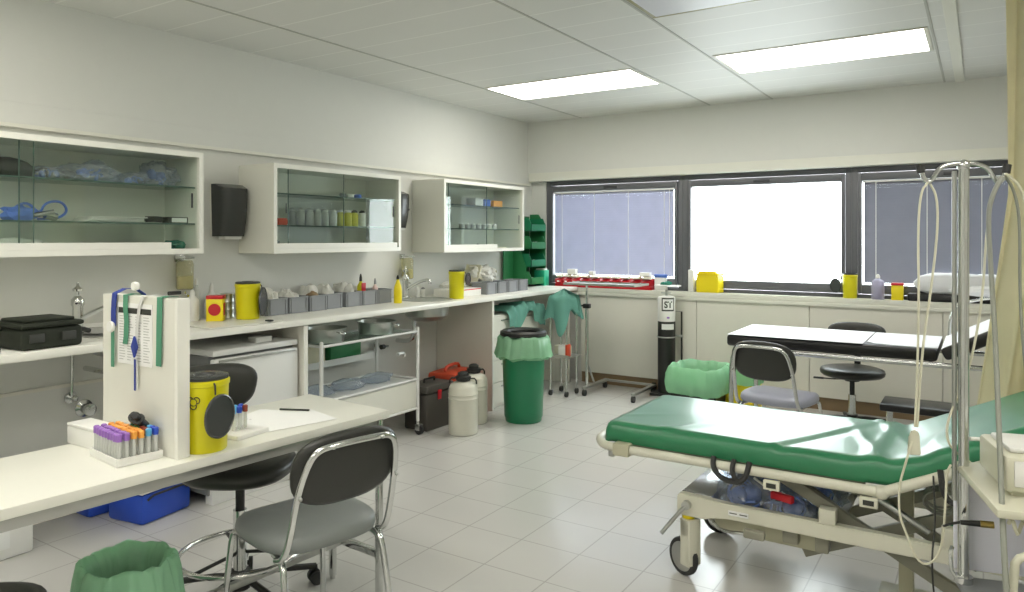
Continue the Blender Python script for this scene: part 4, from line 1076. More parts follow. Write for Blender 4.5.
bedsec(3.76, .772, 4.33, 1.071, 4.98, 5.62, .003, 'sheet', 'paper_cover', t, .001)
for y in (-.32, .32):
    M().tube([(-.67, y, .015), (-.67, y, .58), (-.64, y, .655), (-.57, y, .672), (.9, y, .672), (1.0, y, .672), (1.05, y, .60), (1.05, y, .015)], .016, smooth=2, seg=10).build('side_frame', 'chrome', t, 60)
for x in (-.4, .5): M().cyl((x, -.303, .672), (x, .303, .672), .012).build('cross_tube', 'chrome', t)
M().tube([(.58, .30, .68), (.58, .32, .90), (.64, .33, 1.0), (.95, .33, 1.06)], .010, smooth=2).build('side_rail', 'chrome', t, 60)
o = M().crumple((0, 0, 0), .16, .035, .03, .35, seed=8, sub=4, flat=False)
tag(o.build('white_cloth', 'pillow', None, 80), 'white cloth hung over the rail at the raised end of the black bed', 'cloth', loc=(3.98, 5.63, 1.075))

# step
t = thing('step_stool', 'black topped step stool with chrome legs near the black bed', 'step stool', (3.62, 5.62, 0))
M().box(-.24, .24, -.15, .15, .26, .31, .012).build('top', 'blackpad', t)
for x in (-.19, .19):
    for y in (-.11, .11): M().cyl((x*1.08, y*1.1, 0), (x, y, .259), .012).build('leg', 'chrome', t)

# ------------------------------------------------------------------ green gurney
gx, gy = 3.4, 3.25
g = thing('gurney', 'wheeled hospital stretcher with green mattress and cream frame', 'stretcher', (gx, gy, 0))
XH = 3.68; ZT = .62; TH = .085
def gpath(s_):
    """arc length from the foot end -> (x, z, angle) of the mattress top"""
    Lf = XH-2.57
    ang = math.radians(25.5)
    if s_ < Lf-.06: return 2.57+s_, ZT, 0
    q = min(1, (s_-Lf+.06)/.16); a = ang*q*q*(3-2*q)
    if q < 1:
        n = 12; x = 2.57+Lf-.06; z = ZT; ds = (s_-Lf+.06)/n
        for k in range(n):
            qq = (k+.5)*ds/.16; aa = ang*qq*qq*(3-2*qq); x += math.cos(aa)*ds; z += math.sin(aa)*ds
        return x, z, a
    x, z, _ = gpath(Lf+.0999)
    e = s_-Lf-.1
    return x+math.cos(ang)*e, z+math.sin(ang)*e, ang
def mattress():
    m0 = M(); bm = m0.bm; rings = []
    S = 1.98; n = 120
    Y0, Y1 = 2.925, 3.585; W_ = (Y1-Y0)/2; cy = (Y0+Y1)/2
    sec = []
    nt_ = 34
    for i in range(nt_+1): sec.append((-1+2*i/nt_, 'top'))
    for i in range(n+1):
        s_ = S*i/n; x, z, a = gpath(s_)
        ed = min(1, min(s_, S-s_)/.02); ed = .0+1*ed
        inset = .012*(1-ed)
        ring = []
        for (v, _) in sec:
            y = cy+v*(W_-inset)
            rr = max(0, abs(v)-.93)/.07
            zo = -.018*rr*rr - inset*1.3
            # lengthwise slack folds round the bend, a few diagonal creases towards the foot
            def cr(c_, w__, k_): return math.exp(-((s_-c_-k_*v)/w__)**2)
            edge = .55-.45*v
            f_ = .010*cr(.86, .020, .16)*edge - .006*cr(.90, .03, .18)*edge + .012*cr(.985, .018, -.10)*edge + .008*cr(1.06, .022, .02)
            f_ += .010*cr(1.13, .018, -.12)*(.5+.4*v) - .008*cr(1.17, .03, -.06) + .008*cr(1.30, .03, .12)*max(0, .8-abs(v))
            f_ += .007*cr(.50, .035, .25)*max(0, -.2-v) + .006*cr(.30, .03, .5)*max(0, -.1-v)
            f_ += .005*noise.noise(Vector((s_*2.2, v*1.2, 0)))
            ring.append((x - math.sin(a)*(zo+f_), y, z+math.cos(a)*(zo+f_)))
        # side down, bottom, side up
        for k in range(1, 5):
            d = -.018-inset*1.3-(TH-.018)*k/4
            bulge = .008*math.sin(PI*k/4)+.004*noise.noise(Vector((s_*9, k*.8, 5)))
            ring.append((x-math.sin(a)*d, cy+W_-inset+bulge, z+math.cos(a)*d))
        for k in range(4, 0, -1):
            d = -.018-inset*1.3-(TH-.018)*k/4
            bulge = .008*math.sin(PI*k/4)+.005*noise.noise(Vector((s_*9, k*.8, 1)))
            ring.append((x-math.sin(a)*d, cy-W_+inset-bulge, z+math.cos(a)*d))
        rings.append([bm.verts.new((p[0]-gx, p[1]-gy, p[2])) for p in ring])
    K = len(rings[0])
    for i in range(n):
        for k in range(K): bm.faces.new((rings[i][k], rings[i][(k+1) % K], rings[i+1][(k+1) % K], rings[i+1][k]))
    bm.faces.new(rings[0][::-1]); bm.faces.new(rings[-1])
    return m0
mattress().build('mattress', 'mattress', g, 70)
# deck and side rails
ang = math.radians(25.5)
hx0, hz0, _ = gpath(XH-2.57+.12)
M().box(2.60-gx, 3.60-gx, 2.96-gy, 3.55-gy, .514, .528, .003).build('deck', 'olive', g, 0)
mx = Matrix.Translation((hx0-gx, 0, hz0)) @ Matrix.Rotation(-ang, 4, 'Y')
M().box(0.0, .85, 2.96-gy, 3.55-gy, -TH-.018, -TH-.004, .003, mx=mx).build('head_deck', 'olive', g, 0)
yr0, yr1 = 2.905, 3.605
loop = [(3.66, yr0, .515), (3.2, yr0, .515), (2.74, yr0, .515), (2.58, yr0+.0, .515), (2.505, yr0+.09, .515), (2.49, 3.1, .515), (2.49, 3.41, .515), (2.505, yr1-.09, .515), (2.58, yr1, .515), (2.74, yr1, .515), (3.2, yr1, .515), (3.66, yr1, .515)]
M().tube([(x-gx, y-gy, z) for x, y, z in loop], .019, smooth=2, seg=12).build('bed_rail', 'cream', g, 60)
for y in (yr0, yr1):
    p0 = Vector((3.66-gx, y-gy, .515)); d = Vector((math.cos(ang), 0, math.sin(ang)))
    M().cyl(p0+d*.015, p0+d*.95, .019).sph(p0+d*.0, .026).build('head_rail', 'cream', g)
    M().box(2.625-gx, 2.70-gx, y-.03-gy, y+.024-gy, .488, .542, .008).build('corner_block', 'creamdark', g)
M().cyl((2.60-gx, yr0+.02-gy, .47), (2.60-gx, yr0+.02-gy, .497), .014).build('stop', 'alu', g)
for x0, lb in ((3.05, ''), (3.21, '')):
    pass
st = M()
def strap(m0, pts, w_):
    P = [Vector(p) for p in pts]
    for a, b in zip(P, P[1:]):
        pass
    return m0.tube(pts, .011, seg=6, smooth=2)
strap(st, [(3.06-gx, 2.895-gy, .55), (3.06-gx, 2.878-gy, .515), (3.085-gx, 2.876-gy, .48), (3.12-gx, 2.876-gy, .468), (3.16-gx, 2.876-gy, .468), (3.19-gx, 2.876-gy, .49), (3.20-gx, 2.895-gy, .55)], .03)
strap(st, [(3.14-gx, 2.895-gy, .55), (3.135-gx, 2.876-gy, .51), (3.15-gx, 2.876-gy, .475)], .03)
st.build('strap', 'rubber', g)
st = M(); strap(st, [(3.84-gx, 2.89-gy, .63), (3.85-gx, 2.865-gy, .56), (3.87-gx, 2.863-gy, .53), (3.92-gx, 2.865-gy, .53), (3.95-gx, 2.87-gy, .58), (3.95-gx, 2.89-gy, .65)], .03)
st.build('strap', 'rubber', g)
for x, z in ((3.285, .478), (3.62, .478)):
    b = M().box(x-.03-gx, x+.03-gx, 2.875-gy, 2.895-gy, z-.018, z+.018, .003).build('hanger', 'cream', g)
    M().box(x-.018-gx, x+.018-gx, 2.8735-gy, 2.8745-gy, z-.009, z+.009).build('slot', 'ink', b, 0)
# undercarriage
for y in (2.975, 3.535):
    M().prism([(2.885, .265), (2.955, .265), (3.0, .265), (3.03, .275), (3.10, .285), (3.46, .285), (4.3, .285), (4.3, .345), (3.46, .345), (3.10, .345), (2.90, .355), (2.885, .345)], -.02, .02, mx=Matrix.Translation((-gx, y-gy, 0)) @ Matrix.Rotation(PI/2, 4, 'X'), bev=.004).build('base_beam', 'cream', g, 30)
M().box(2.89-gx, 3.02-gx, 2.997-gy, 3.513-gy, .30, .352, .005).build('foot_cover', 'plate', g, 30)
M().box(4.2-gx, 4.3-gx, 2.997-gy, 3.513-gy, .29, .345, .005).build('head_crossbar', 'cream', g, 30)
M().box(3.022-gx, 3.5-gx, 2.997-gy, 3.513-gy, .288, .296, .002).build('shelf', 'olive', g, 30)
M().prism([(-.22, -.20), (.20, -.20), (.22, .20), (-.22, .20)], .20, .284, mx=Matrix.Translation((3.24-gx, 3.22-gy, 0)), bev=.02).build('drip_tray', 'creamdark', g, 40)
lb = M().box(3.10-gx, 3.18-gx, 2.953-gy, 2.9545-gy, .305, .325).build('beam_label', 'paper', g, 0)
M().box(3.105-gx, 3.135-gx, 2.9522-gy, 2.9528-gy, .313, .317).box(3.145-gx, 3.175-gx, 2.9522-gy, 2.9528-gy, .313, .317).build('printed_mark', 'ink', lb, 0)
# brake lever and pedal
M().tube([(2.93-gx, 2.94-gy, .315), (2.905-gx, 2.925-gy, .285), (2.835-gx, 2.91-gy, .19)], .009).cyl((2.93-gx, 2.954-gy, .315), (2.93-gx, 2.93-gy, .315), .018).build('brake_lever', 'steel', g)
pd = M().tube([(3.01-gx, 2.99-gy, .275), (3.05-gx, 2.95-gy, .250), (3.10-gx, 2.93-gy, .245), (3.17-gx, 2.925-gy, .255)], .008, smooth=1).build('pedal', 'chrome', g)
M().box(3.17-gx, 3.25-gx, 2.91-gy, 2.94-gy, .243, .277, .006).build('pedal_pad', 'olive', pd)
def castor(x, y, rz, nm_='castor'):
    mx = Matrix.Translation((x-gx, y-gy, 0)) @ Matrix.Rotation(rz, 4, 'Z')
    c = M().box(-.018, .035, -.032, -.021, .055, .25, .005, mx=mx).box(-.018, .035, .021, .032, .055, .25, .005, mx=mx).box(-.018, .035, -.032, .032, .175, .25, .008, mx=mx).box(.020, .04, -.032, .032, .06, .25, .005, mx=mx)
    c.bm.verts.ensure_lookup_table()
    co = c.build(nm_, 'cream', g)
    tm = M().lathe([(0, -.017), (.050, -.017), (.060, -.014), (.060, .014), (.055, .017), (0, .017)], seg=36, mx=mx @ Matrix.Translation((-.030 + .0, 0, .078)) @ Matrix.Rotation(PI/2, 4, 'X')); tm.build('wheel_disc', 'alu', co)
    M().lathe([(.0605, -.014), (.074, -.014), (.078, -.008), (.078, .008), (.074, .014), (.0605, .014), (.0605, -.014)], seg=40, mx=mx @ Matrix.Translation((-.030 + .0, 0, .078)) @ Matrix.Rotation(PI/2, 4, 'X')).build('tyre', 'rubber', co)
    M().lathe([(0, .2505), (.026, .2505), (.026, .2645), (0, .2645)], seg=24, mx=mx).build('yellow_band', 'yellow2', co)
castor(2.925, 2.985, -.5); castor(2.925, 3.53, .3); castor(4.24, 2.985, .2); castor(4.24, 3.53, .4)
# scissor lift
def bar(name, p, q, w_, h_, m_, y, par=g):
    (xa, za), (xb, zb) = p, q; L_ = math.hypot(xb-xa, zb-za); a = math.atan2(zb-za, xb-xa)
    mx = Matrix.Translation((xa-gx, y-gy, za)) @ Matrix.Rotation(-a, 4, 'Y')
    return M().box(0, L_, -w_/2, w_/2, -h_/2, h_/2, .003, mx=mx).build(name, m_, par, 30)
for y in (3.06, 3.44):
    bar('lift_arm', (3.27, .475), (3.95, .12), .03, .045, 'olive', y)
    bar('lift_arm', (3.36, .17), (3.98, .46), .03, .045, 'olive', y+.04)
bar('lift_arm', (3.30, .40), (3.62, .20), .03, .04, 'olive', 3.25)
M().box(3.69-gx, 3.74-gx, 3.17-gy, 3.23-gy, .03, .495, .004).box(3.62-gx, 3.82-gx, 3.12-gy, 3.28-gy, .02, .045, .004).build('lift_column', 'creamdark', g, 30)
M().cyl((3.62-gx, 3.03-gy, .46), (3.80-gx, 3.03-gy, .36), .012).build('gas_spring', 'steel', g)
M().box(3.44-gx, 3.50-gx, 2.953-gy, 3.0-gy, .346, .40, .004).build('bracket', 'cream', g, 30)
M().box(3.84-gx, 3.90-gx, 2.953-gy, 3.0-gy, .346, .41, .004).build('bracket', 'cream', g, 30)
M().box(3.30-gx, 3.36-gx, 2.99-gy, 3.05-gy, .225, .287, .008).build('bump_stop', 'olive', g, 30)
M().box(3.42-gx, 3.47-gx, 2.99-gy, 3.05-gy, .215, .284, .008).build('bump_stop', 'olive', g, 30)
# plastic bags with blue tubing on the shelf under the bed
r = random.Random(2)
for k, (x, y, rx, ry, rz_, m_) in enumerate(((3.12, 3.10, .09, .09, .085, 'wrapblue'), (3.17, 3.32, .12, .12, .11, 'wrap'), (3.30, 3.10, .09, .09, .06, 'wrap'), (3.37, 3.31, .10, .11, .09, 'wrapblue'))):
    bo = M().crumple((0, 0, 0), rx, ry, rz_, .55, seed=90+k, sub=4, f=2.1)
    o = tag(bo.build('clear_bag', 'wrap', None, 0), ['clear bag with blue mask at the foot end of the shelf under the gurney', 'largest clear plastic bag of blue masks under the gurney', 'clear bag by the near beam under the red handled tool', 'clear bag beside the lifting arms on the gurney shelf'][k], 'plastic bag', loc=(x, y, .2965))
    for q in range(5):
        ang_ = r.uniform(0, 6); rr = r.uniform(.0, .5)
        cc = Vector((math.cos(ang_)*rx*rr, math.sin(ang_)*ry*rr, rz_*r.uniform(.4, 1.1)))
        tx = Matrix.Translation(cc) @ Matrix.Rotation(r.uniform(0, 3), 4, 'X') @ Matrix.Rotation(r.uniform(0, 3), 4, 'Z')
        if q % 2:
            mm = M().lathe([(.02, -.02), (.036, -.012), (.038, 0), (.03, .014), (.02, .02)], seg=16, mx=tx)
        else:
            mm = M().tube([tx @ Vector((math.cos(i*.7)*(.03+.002*i), math.sin(i*.7)*(.03+.002*i), .004*i-.02)) for i in range(14)], .005, seg=6)
        mm.build('mask' if q % 2 else 'tubing', 'wrapblue', o, 60)
t = thing('red_handled_tool', 'tool with red grip and white shaft lying over the plastic bags under the gurney', 'tool', (3.27, 3.02, .41), -.35)
M().tube([(-.10, 0, .03), (-.02, 0, .0)], .005).build('shaft', 'white', t)
M().box(-.018, .075, -.013, .013, -.028, .002, .006).build('grip', 'red', t)
o = M().box(-.06, .06, -.05, .05, 0, .07, .01).build('green_pack', 'green'); tag(o, 'dark green pack at the head end below the gurney mattress', 'pack', loc=(3.92, 3.16, .3455))
bg = M()
for k in range(5): bg.tube([(.05*math.cos(i*.5+k), .02*k+.012*math.sin(i), .05+.045*math.sin(i*.5+k)) for i in range(14)], .004, seg=6)
tag(bg.build('cable_coil', 'greycable', None, 60), 'coil of dark grey cable hanging under the raised end of the gurney', 'cable', loc=(3.83, 3.04, .42))

# ------------------------------------------------------------------ monitor cart with drip pole
CA = math.atan2(.24, .97)
c0 = (3.882, 2.73)
t = thing('monitor_cart', 'cream equipment cart with lilac back panel at the right edge', 'cart', (*c0, 0), CA)
cart = t
W_, D_ = .52, .46
M().box(0, W_, -.012, 0, .37, .705, .004).build('back_panel', 'lilacpanel', t, 0)
M().box(-.0, W_, -D_, -.013, .69, .715, .008).build('top_shelf', 'monitor', t, 30)
M().box(-.0, W_, -D_, -.013, .33, .352, .006).build('lower_shelf', 'bin', t, 30)
for x, y in ((.02, -.03), (W_-.02, -.03), (W_-.02, -D_+.03)):
    M().box(x-.012, x+.012, y-.012, y+.012, .353, .689, .003).build('post', 'monitor', t, 30)
for x, y in ((.04, -.05), (W_-.04, -.05), (.04, -D_+.05), (W_-.04, -D_+.05)):
    M().box(x-.012, x+.012, y-.012, y+.012, .07, .329, .003).build('leg', 'monitor', t, 30)
    c = M().cyl((x, y, .04), (x, y, .069), .01).build('castor', 'chrome', t); M().cyl((x-.013, y, .035), (x+.013, y, .035), .035, seg=20).build('wheel', 'rubber', c)
M().tube([(.03, -D_-.02, .353), (.03, -D_-.02, .58), (.05, -D_-.02, .61), (.10, -D_-.02, .612), (.40, -D_-.02, .612)], .011, smooth=1).tube([(.03, -D_-.02, .345), (.03, -D_+.03, .345)], .008).build('front_handle', 'monitor', t, 60)

m_ = thing('patient_monitor', 'cream patient monitor standing on the top shelf of the equipment cart', 'monitor', (3.99, 2.50, .7155), CA)
M().box(0, .34, -.10, .16, .012, .11, .012).box(.02, .32, -.08, .14, 0, .012).build('housing', 'monitor', m_, 30)
M().box(.02, .11, -.104, -.10, .03, .10, .003).build('paper_slot', 'white', m_, 30)
M().box(.13, .32, -.104, -.10, .035, .095, .002).build('display', 'screen', m_, 0)
M().box(.02, .30, -.06, .12, .1105, .125, .006).build('top_cover', 'white', m_, 30)
M().cyl((.14, -.106, .045), (.14, -.118, .045), .014).cyl((.18, -.106, .045), (.18, -.118, .045), .010).build('knob', 'black', m_)
for k, (x, y, m2, lb) in enumerate(((4.10, 2.71, 'bin', 'grey blue hose connector standing on the cart top'), (4.135, 2.70, 'yellow2', 'yellow hose connector standing on the cart top'))):
    o = M().lathe([(0, 0), (.016, 0), (.018, .01), (.018, .04), (.012, .045), (.012, .075), (.007, .08), (0, .08)], seg=16).build('hose_connector', m2); tag(o, lb, 'connector', loc=(x, y, .7155))

px, py = 3.912, 2.672
t = thing('drip_pole', 'chrome drip pole with two curved hooks beside the equipment cart', 'drip stand', (px, py, 0))
M().cyl((0, 0, .354), (0, 0, 1.64), .0150, seg=20).build('pole', 'chrome', t)
M().cyl((-.025, .008, .60), (-.025, .008, 1.63), .007, seg=12).build('inner_rod', 'alu', t)
R_ = Vector((.842, .54, 0)).normalized()
def rr(s_, z): p = R_*s_; return (p.x, p.y, z)
for s_ in (-1, 1):
    h = M().tube([rr(0, 1.653), rr(s_*.04, 1.650), rr(s_*.075, 1.638), rr(s_*.092, 1.61), rr(s_*.105, 1.592), rr(s_*.122, 1.60), rr(s_*.132, 1.628)], .0075, smooth=2).build('hook', 'chrome', t, 60)
    M().cyl(rr(s_*.131, 1.622), rr(s_*.136, 1.648), .012, seg=12).build('end_cap', 'rubber', h)
M().sph((0, 0, 1.645), .019).build('top_knob', 'chrome', t)
M().cyl((0, 0, .3525), (0, 0, .372), .026).tube([(-.0, -.02, .375), (-.03, -.03, .375), (-.035, -.03, .45), (-.03, -.015, .46)], .006, smooth=1).build('foot_clamp', 'chrome', t)
M().tube([(.017, .0, .80), (.15, .08, .79)], .006).build('side_bar', 'white', t)

def cable(name, pts, r_, m_, label, cat='cable'):
    return tag(M().tube(pts, r_, seg=8, smooth=2).build(name, m_, None, 60), label, cat)
cable('cable', [(3.819, 2.588, 1.590), (3.801, 2.575, 1.562), (3.793, 2.585, 1.445), (3.796, 2.588, 1.228), (3.791, 2.588, .98), (3.785, 2.585, .835)], .0036, 'cable', 'thin cream cable hanging from the left hook, its left strand')
cable('cable', [(3.822, 2.620, 1.593), (3.843, 2.625, 1.55), (3.845, 2.623, 1.445), (3.827, 2.611, 1.259), (3.804, 2.596, 1.073), (3.791, 2.588, .835)], .0036, 'cable', 'thin cream cable hanging from the left hook, its right strand')
t = thing('finger_sensor', 'cream finger clip sensor hanging over the green mattress', 'sensor', (3.786, 2.560, .765), .3)
M().prism([(-.016, -.035), (.016, -.035), (.013, .03), (.006, .04), (-.006, .04), (-.013, .03)], -.006, .006, mx=Matrix.Translation((0, 0, .025)) @ Matrix.Rotation(PI/2-.1, 4, 'X'), bev=.003).build('upper_shell', 'monitor', t, 30)
M().prism([(-.016, -.035), (.016, -.035), (.013, .02), (-.013, .02)], -.006, .006, mx=Matrix.Translation((0, .015, .025)) @ Matrix.Rotation(PI/2+.1, 4, 'X'), bev=.003).build('lower_shell', 'creamdark', t, 30)
cable('cable', [(3.783, 2.578, .825), (3.775, 2.540, .779), (3.762, 2.54, .726), (3.744, 2.55, .655), (3.744, 2.558, .562), (3.759, 2.568, .515), (3.793, 2.58, .417), (3.83, 2.60, .414), (3.858, 2.615, .469), (3.866, 2.61, .609), (3.869, 2.61, .702), (3.88, 2.615, .726)], .0036, 'cable', 'thin cream cable looping below the gurney rail beside the pole')
cable('cable', [(4.003, 2.728, 1.604), (3.981, 2.705, 1.522), (3.97, 2.703, 1.414), (3.963, 2.698, 1.259), (3.944, 2.687, 1.104), (3.918, 2.69, .98), (3.87, 2.671, .856), (3.866, 2.656, .794), (3.887, 2.69, .748), (3.93, 2.69, .7215)], .0036, 'cable', 'cream cable from the right hook crossing behind the pole')
cable('hose', [(4.012, 2.706, 1.608), (3.986, 2.677, 1.551), (3.975, 2.671, 1.49), (3.981, 2.66, 1.353), (3.993, 2.62, 1.139), (3.999, 2.50, .925), (4.004, 2.36, .74), (4.008, 2.25, .60), (4.02, 2.19, .40), (4.03, 2.15, .2)], .007, 'greycable', 'thick grey hose hanging from the right hook past the monitor', 'hose')
cable('hose', [(4.019, 2.740, 1.614), (4.045, 2.791, 1.572), (4.061, 2.80, 1.477), (4.059, 2.79, 1.224), (4.075, 2.75, .971), (4.10, 2.712, .80)], .0045, 'greycable', 'slim grey hose from the right hook down to the grey connector', 'hose')
cable('hose', [(4.022, 2.725, 1.618), (4.069, 2.767, 1.573), (4.10, 2.777, 1.352), (4.12, 2.75, .918), (4.135, 2.703, .80)], .0045, 'cable', 'cream hose from the right hook down to the yellow connector', 'hose')
cable('cable', [(3.822, 2.84, .62), (3.826, 2.84, .53), (3.828, 2.835, .458), (3.816, 2.83, .322), (3.831, 2.83, .16), (3.84, 2.86, .01), (3.9, 2.9, .006)], .003, 'cabledark', 'thin dark cable hanging from the gurney head rail to the floor')
t = thing('cable_plug', 'black and gold cable plug sticking out beside the drip pole', 'plug', (3.905, 2.60, .560))
M().tube([(-.045, -.01, -.018), (-.02, 0, -.008), (.0, 0, 0)], .004).build('lead', 'rubber', t)
M().cyl((.0, 0, 0), (.05, .008, .003), .007, .009).build('boot', 'black', t)
M().cyl((.0505, .008, .003), (.085, .013, .005), .010).build('gold_sleeve', 'brass', t)
cp = [( .0+.0045*i, .018*math.cos(i*1.05), .018*math.sin(i*1.05)) for i in range(70)]
tag(M().tube(cp, .005, seg=6).build('coiled_cable', 'cable', None, 60), 'coiled cream cable hanging under the front of the monitor', 'cable', loc=(4.02, 2.34, .66), rz=.0)

# ------------------------------------------------------------------ curtain
def curt(u, v):
    # u along the track, v down
    z = 2.575-(2.575-.16)*v
    x0 = 4.045-.105*max(0, (v-.4)/.36)
    s_ = u*1.5
    x = x0+s_*.62; y = 3.74+.042*math.sin(s_*30+v)+.010*math.sin(s_*51+1+v*2)*(.4+v) + .15*u
    x += .012*math.sin(s_*40+v*3)
    return (x, y, z)
t = thing('curtain', 'long cream privacy curtain hanging at the right edge behind the gurney', 'curtain', (0, 0, 0))
M().sheet(curt, 140, 30, .003).build('cloth', 'curtain', t, 80)
M().box(3.99, 5.0, 3.80-.06, 3.80+.0, 2.580, 2.598, .003).build('track', 'alu', t, 30)
for k in range(5): M().cyl((4.1+.2*k, 3.77, 2.599), (4.1+.2*k, 3.77, 2.609), .012).build('track_fixing', 'alu', t, 30)

# ------------------------------------------------------------------ what stands in the glass cabinets
def crump(name, x, y, z, rx, ry, rz_, m_, label, cat, seed, amp=.5, group=None, f=1.8):
    return tag(M().crumple((0, 0, 0), rx, ry, rz_, amp, seed=seed, sub=4, f=f).build(name, m_, None, 60), label, cat, group, loc=(x, y, z+.0005))
S1, S2 = 1.70, 1.50
t = thing('dark_pouch', 'dark pouch on the top shelf of the nearest wall cabinet', 'pouch', (.17, 1.60, S1+.0005))
M().crumple((0, 0, 0), .07, .10, .055, .2, seed=3, sub=3).build('pouch', 'kick' if False else 'bagfabric', t); M().tube([(.03, .09, .03), (.06, .13, .06), (.05, .14, .01)], .005, smooth=1).build('strap', 'black', t)
def mask_bag(x, y, z, rx, ry, rz_, seed, label):
    t = thing('mask_bag', label, 'plastic bag', (x, y, z+.0005))
    M().crumple((0, 0, 0), rx, ry, rz_, .5, seed=seed, sub=4, f=2).build('clear_bag', 'wrap', t, 60)
    r = random.Random(seed)
    for q in range(5):
        cc = Vector((r.uniform(-.4, .4)*rx, r.uniform(-.6, .6)*ry, rz_*r.uniform(.4, 1.0)))
        tx = Matrix.Translation(cc) @ Matrix.Rotation(r.uniform(0, 3), 4, 'X') @ Matrix.Rotation(r.uniform(0, 3), 4, 'Z')
        k = min(1, rz_/.06)
        if q % 2: M().lathe([(.016*k, -.016*k), (.028*k, -.01*k), (.03*k, 0), (.024*k, .012*k), (.016*k, .016*k)], seg=14, mx=tx).build('mask', 'wrapblue', t, 60)
        else: M().tube([tx @ Vector((math.cos(i*.7)*.026*k, math.sin(i*.7)*.026*k, .003*i-.015)) for i in range(12)], .004, seg=6).build('tubing', 'wrapblue', t, 60)
    return t
mask_bag(.17, 1.77, S1, .09, .09, .035, 11, 'low bag of blue breathing masks right of the dark pouch, nearest cabinet')
mask_bag(.16, 1.98, S1, .09, .12, .055, 12, 'middle bag of blue breathing masks on the top shelf, nearest cabinet')
mask_bag(.17, 2.19, S1, .08, .06, .035, 13, 'smallest bag of blue breathing masks on the top shelf, nearest cabinet')
mask_bag(.16, 2.33, S1, .09, .09, .075, 14, 'tallest bag of blue breathing masks at the right end of the top shelf')
t = thing('blue_hose', 'loop of blue hose with chrome fitting on the middle cabinet shelf', 'hose', (.17, 1.68, S2+.0005))
M().tube([(.0, -.10, .01), (.02, -.06, .07), (.0, .0, .09), (.02, .04, .03), (.03, .06, .09), (.02, .14, .10), (.0, .18, .05), (.0, .13, .012), (0, .04, .01)], .006, smooth=2).build('hose', 'navyfoam', t)
M().cyl((.04, .0, .025), (.05, .09, .045), .012).cyl((.03, .06, .03), (.03, .11, .02), .02).build('fitting', 'chrome', t)
M().crumple((0, -.04, 0), .05, .07, .04, .4, seed=2, sub=3).build('blue_cuff', 'navyfoam', t)
for k in range(4):
    o = M().box(-.08, .08, -.14, .14, 0, .006, .002).build('clear_packet', 'wrapwhite'); tag(o, 'flat clear packets stacked on the middle shelf of the nearest cabinet', 'packet', 'flat packets in the nearest cabinet', loc=(.17+.01*(k % 2), 2.04+.012*k, S2+.0005+.0075*k), rz=.05*(k % 3-1))
t = thing('dark_instrument', 'dark instrument with a pale label on the middle cabinet shelf', 'instrument', (.20, 2.38, S2+.0005))
M().tube([(0, -.14, .02), (0, -.09, .022), (0, -.05, .02)], .016, smooth=1).box(-.03, .03, -.03, .12, 0, .035, .004).build('body', 'bagfabric', t); M().box(.0303, .0315, -.01, .08, .006, .03).build('label_plate', 'paper', t)
crump('white_bundle', .17, 1.63, 1.3585, .08, .12, .035, 'wrapwhite', 'pale bundle on the floor of the nearest wall cabinet', 'bundle', 21, .3)
crump('green_packet', .18, 2.22, 1.3585, .07, .11, .018, 'wrapgreen', 'long flat green packet on the floor of the nearest wall cabinet', 'packet', 22)
crump('green_packet', .20, 2.40, 1.3585, .07, .06, .024, 'wrapgreen', 'crumpled green packet in the right corner of the nearest wall cabinet', 'packet', 23)
# middle cabinet: bottles in a row
tag(M().prism([(-.02, -.05), (.03, -.04), (.035, .04), (-.02, .05)], 0, .045, bev=.008).build('orange_box', 'orange'), 'orange box at the left end of the middle cabinet shelf', 'box', loc=(.20, 3.13, S2+.0005))
r = random.Random(6)
MT['paleglass'] = clear_mat('pale_bottle', '#f4f7f2', .6, .1)
MT['yellowglass'] = clear_mat('yellow_liquid', '#d9d95a', .7, .1)
protob = {}
k = 0
for row, xx in enumerate((.11, .20)):
    for y in [3.30+.07*i for i in range(9)]:
        if row and r.random() < .25: continue
        m_ = 'yellowglass' if row and 3.6 < y < 3.8 else 'paleglass'
        cp = 'white' if not (y > 3.73 and row) else 'black'
        key = (m_, cp)
        lb = {('paleglass', 'white'): 'clear glass bottle with white cap in the middle wall cabinet', ('yellowglass', 'white'): 'clear bottle of yellow liquid in the middle wall cabinet', ('paleglass', 'black'): 'clear glass bottle with black cap in the middle wall cabinet', ('yellowglass', 'black'): 'bottle of yellow liquid with black cap in the middle wall cabinet'}[key]
        gr = 'row of %s bottles with %s caps' % ('yellow' if m_ == 'yellowglass' else 'clear', cp)
        yy = y+r.uniform(-.006, .006)
        if key not in protob: protob[key] = bottle(xx, yy, S2+.0005, .027, .118, m_, cp, lb, neck=.72, cone=.12, caph=.16, group=gr, name='glass_bottle')
        else: dup(protob[key], (xx, yy, S2+.0005))
for k in range(3):
    o = M().lathe([(0, 0), (.024, 0), (.026, .004), (.026, .026), (.02, .032), (0, .032)], seg=18).build('tape_roll', ['bin', 'white', 'navyfoam'][k]); tag(o, ['grey', 'white', 'blue'][k]+' roll on the top shelf of the middle wall cabinet', 'roll', loc=(.19, 3.68+.075*k, S1+.0005))
o = M().box(-.07, .07, -.20, .20, 0, .006, .001).build('white_tray', 'white'); tag(o, 'flat white tray on the top shelf of the middle wall cabinet', 'tray', loc=(.10, 3.50, S1+.0005))
for k in range(9):
    y = 3.30+.075*k
    crump('small_packet', .19, y, 1.3485, .03, .032, .014+.006*(k % 2), ['wrapwhite', 'bin', 'paleglass'][k % 3], 'small %s packet on the floor of the middle wall cabinet, number %s' % (['white', 'grey', 'clear'][k % 3], '') if False else 'small packets scattered on the floor of the middle wall cabinet', 'packet', 30+k, .4, 'small packets in the middle cabinet')
crump('dark_packet', .22, 3.06, 1.3485, .04, .04, .035, 'bin', 'dark grey packet in the left corner of the middle wall cabinet', 'packet', 41)
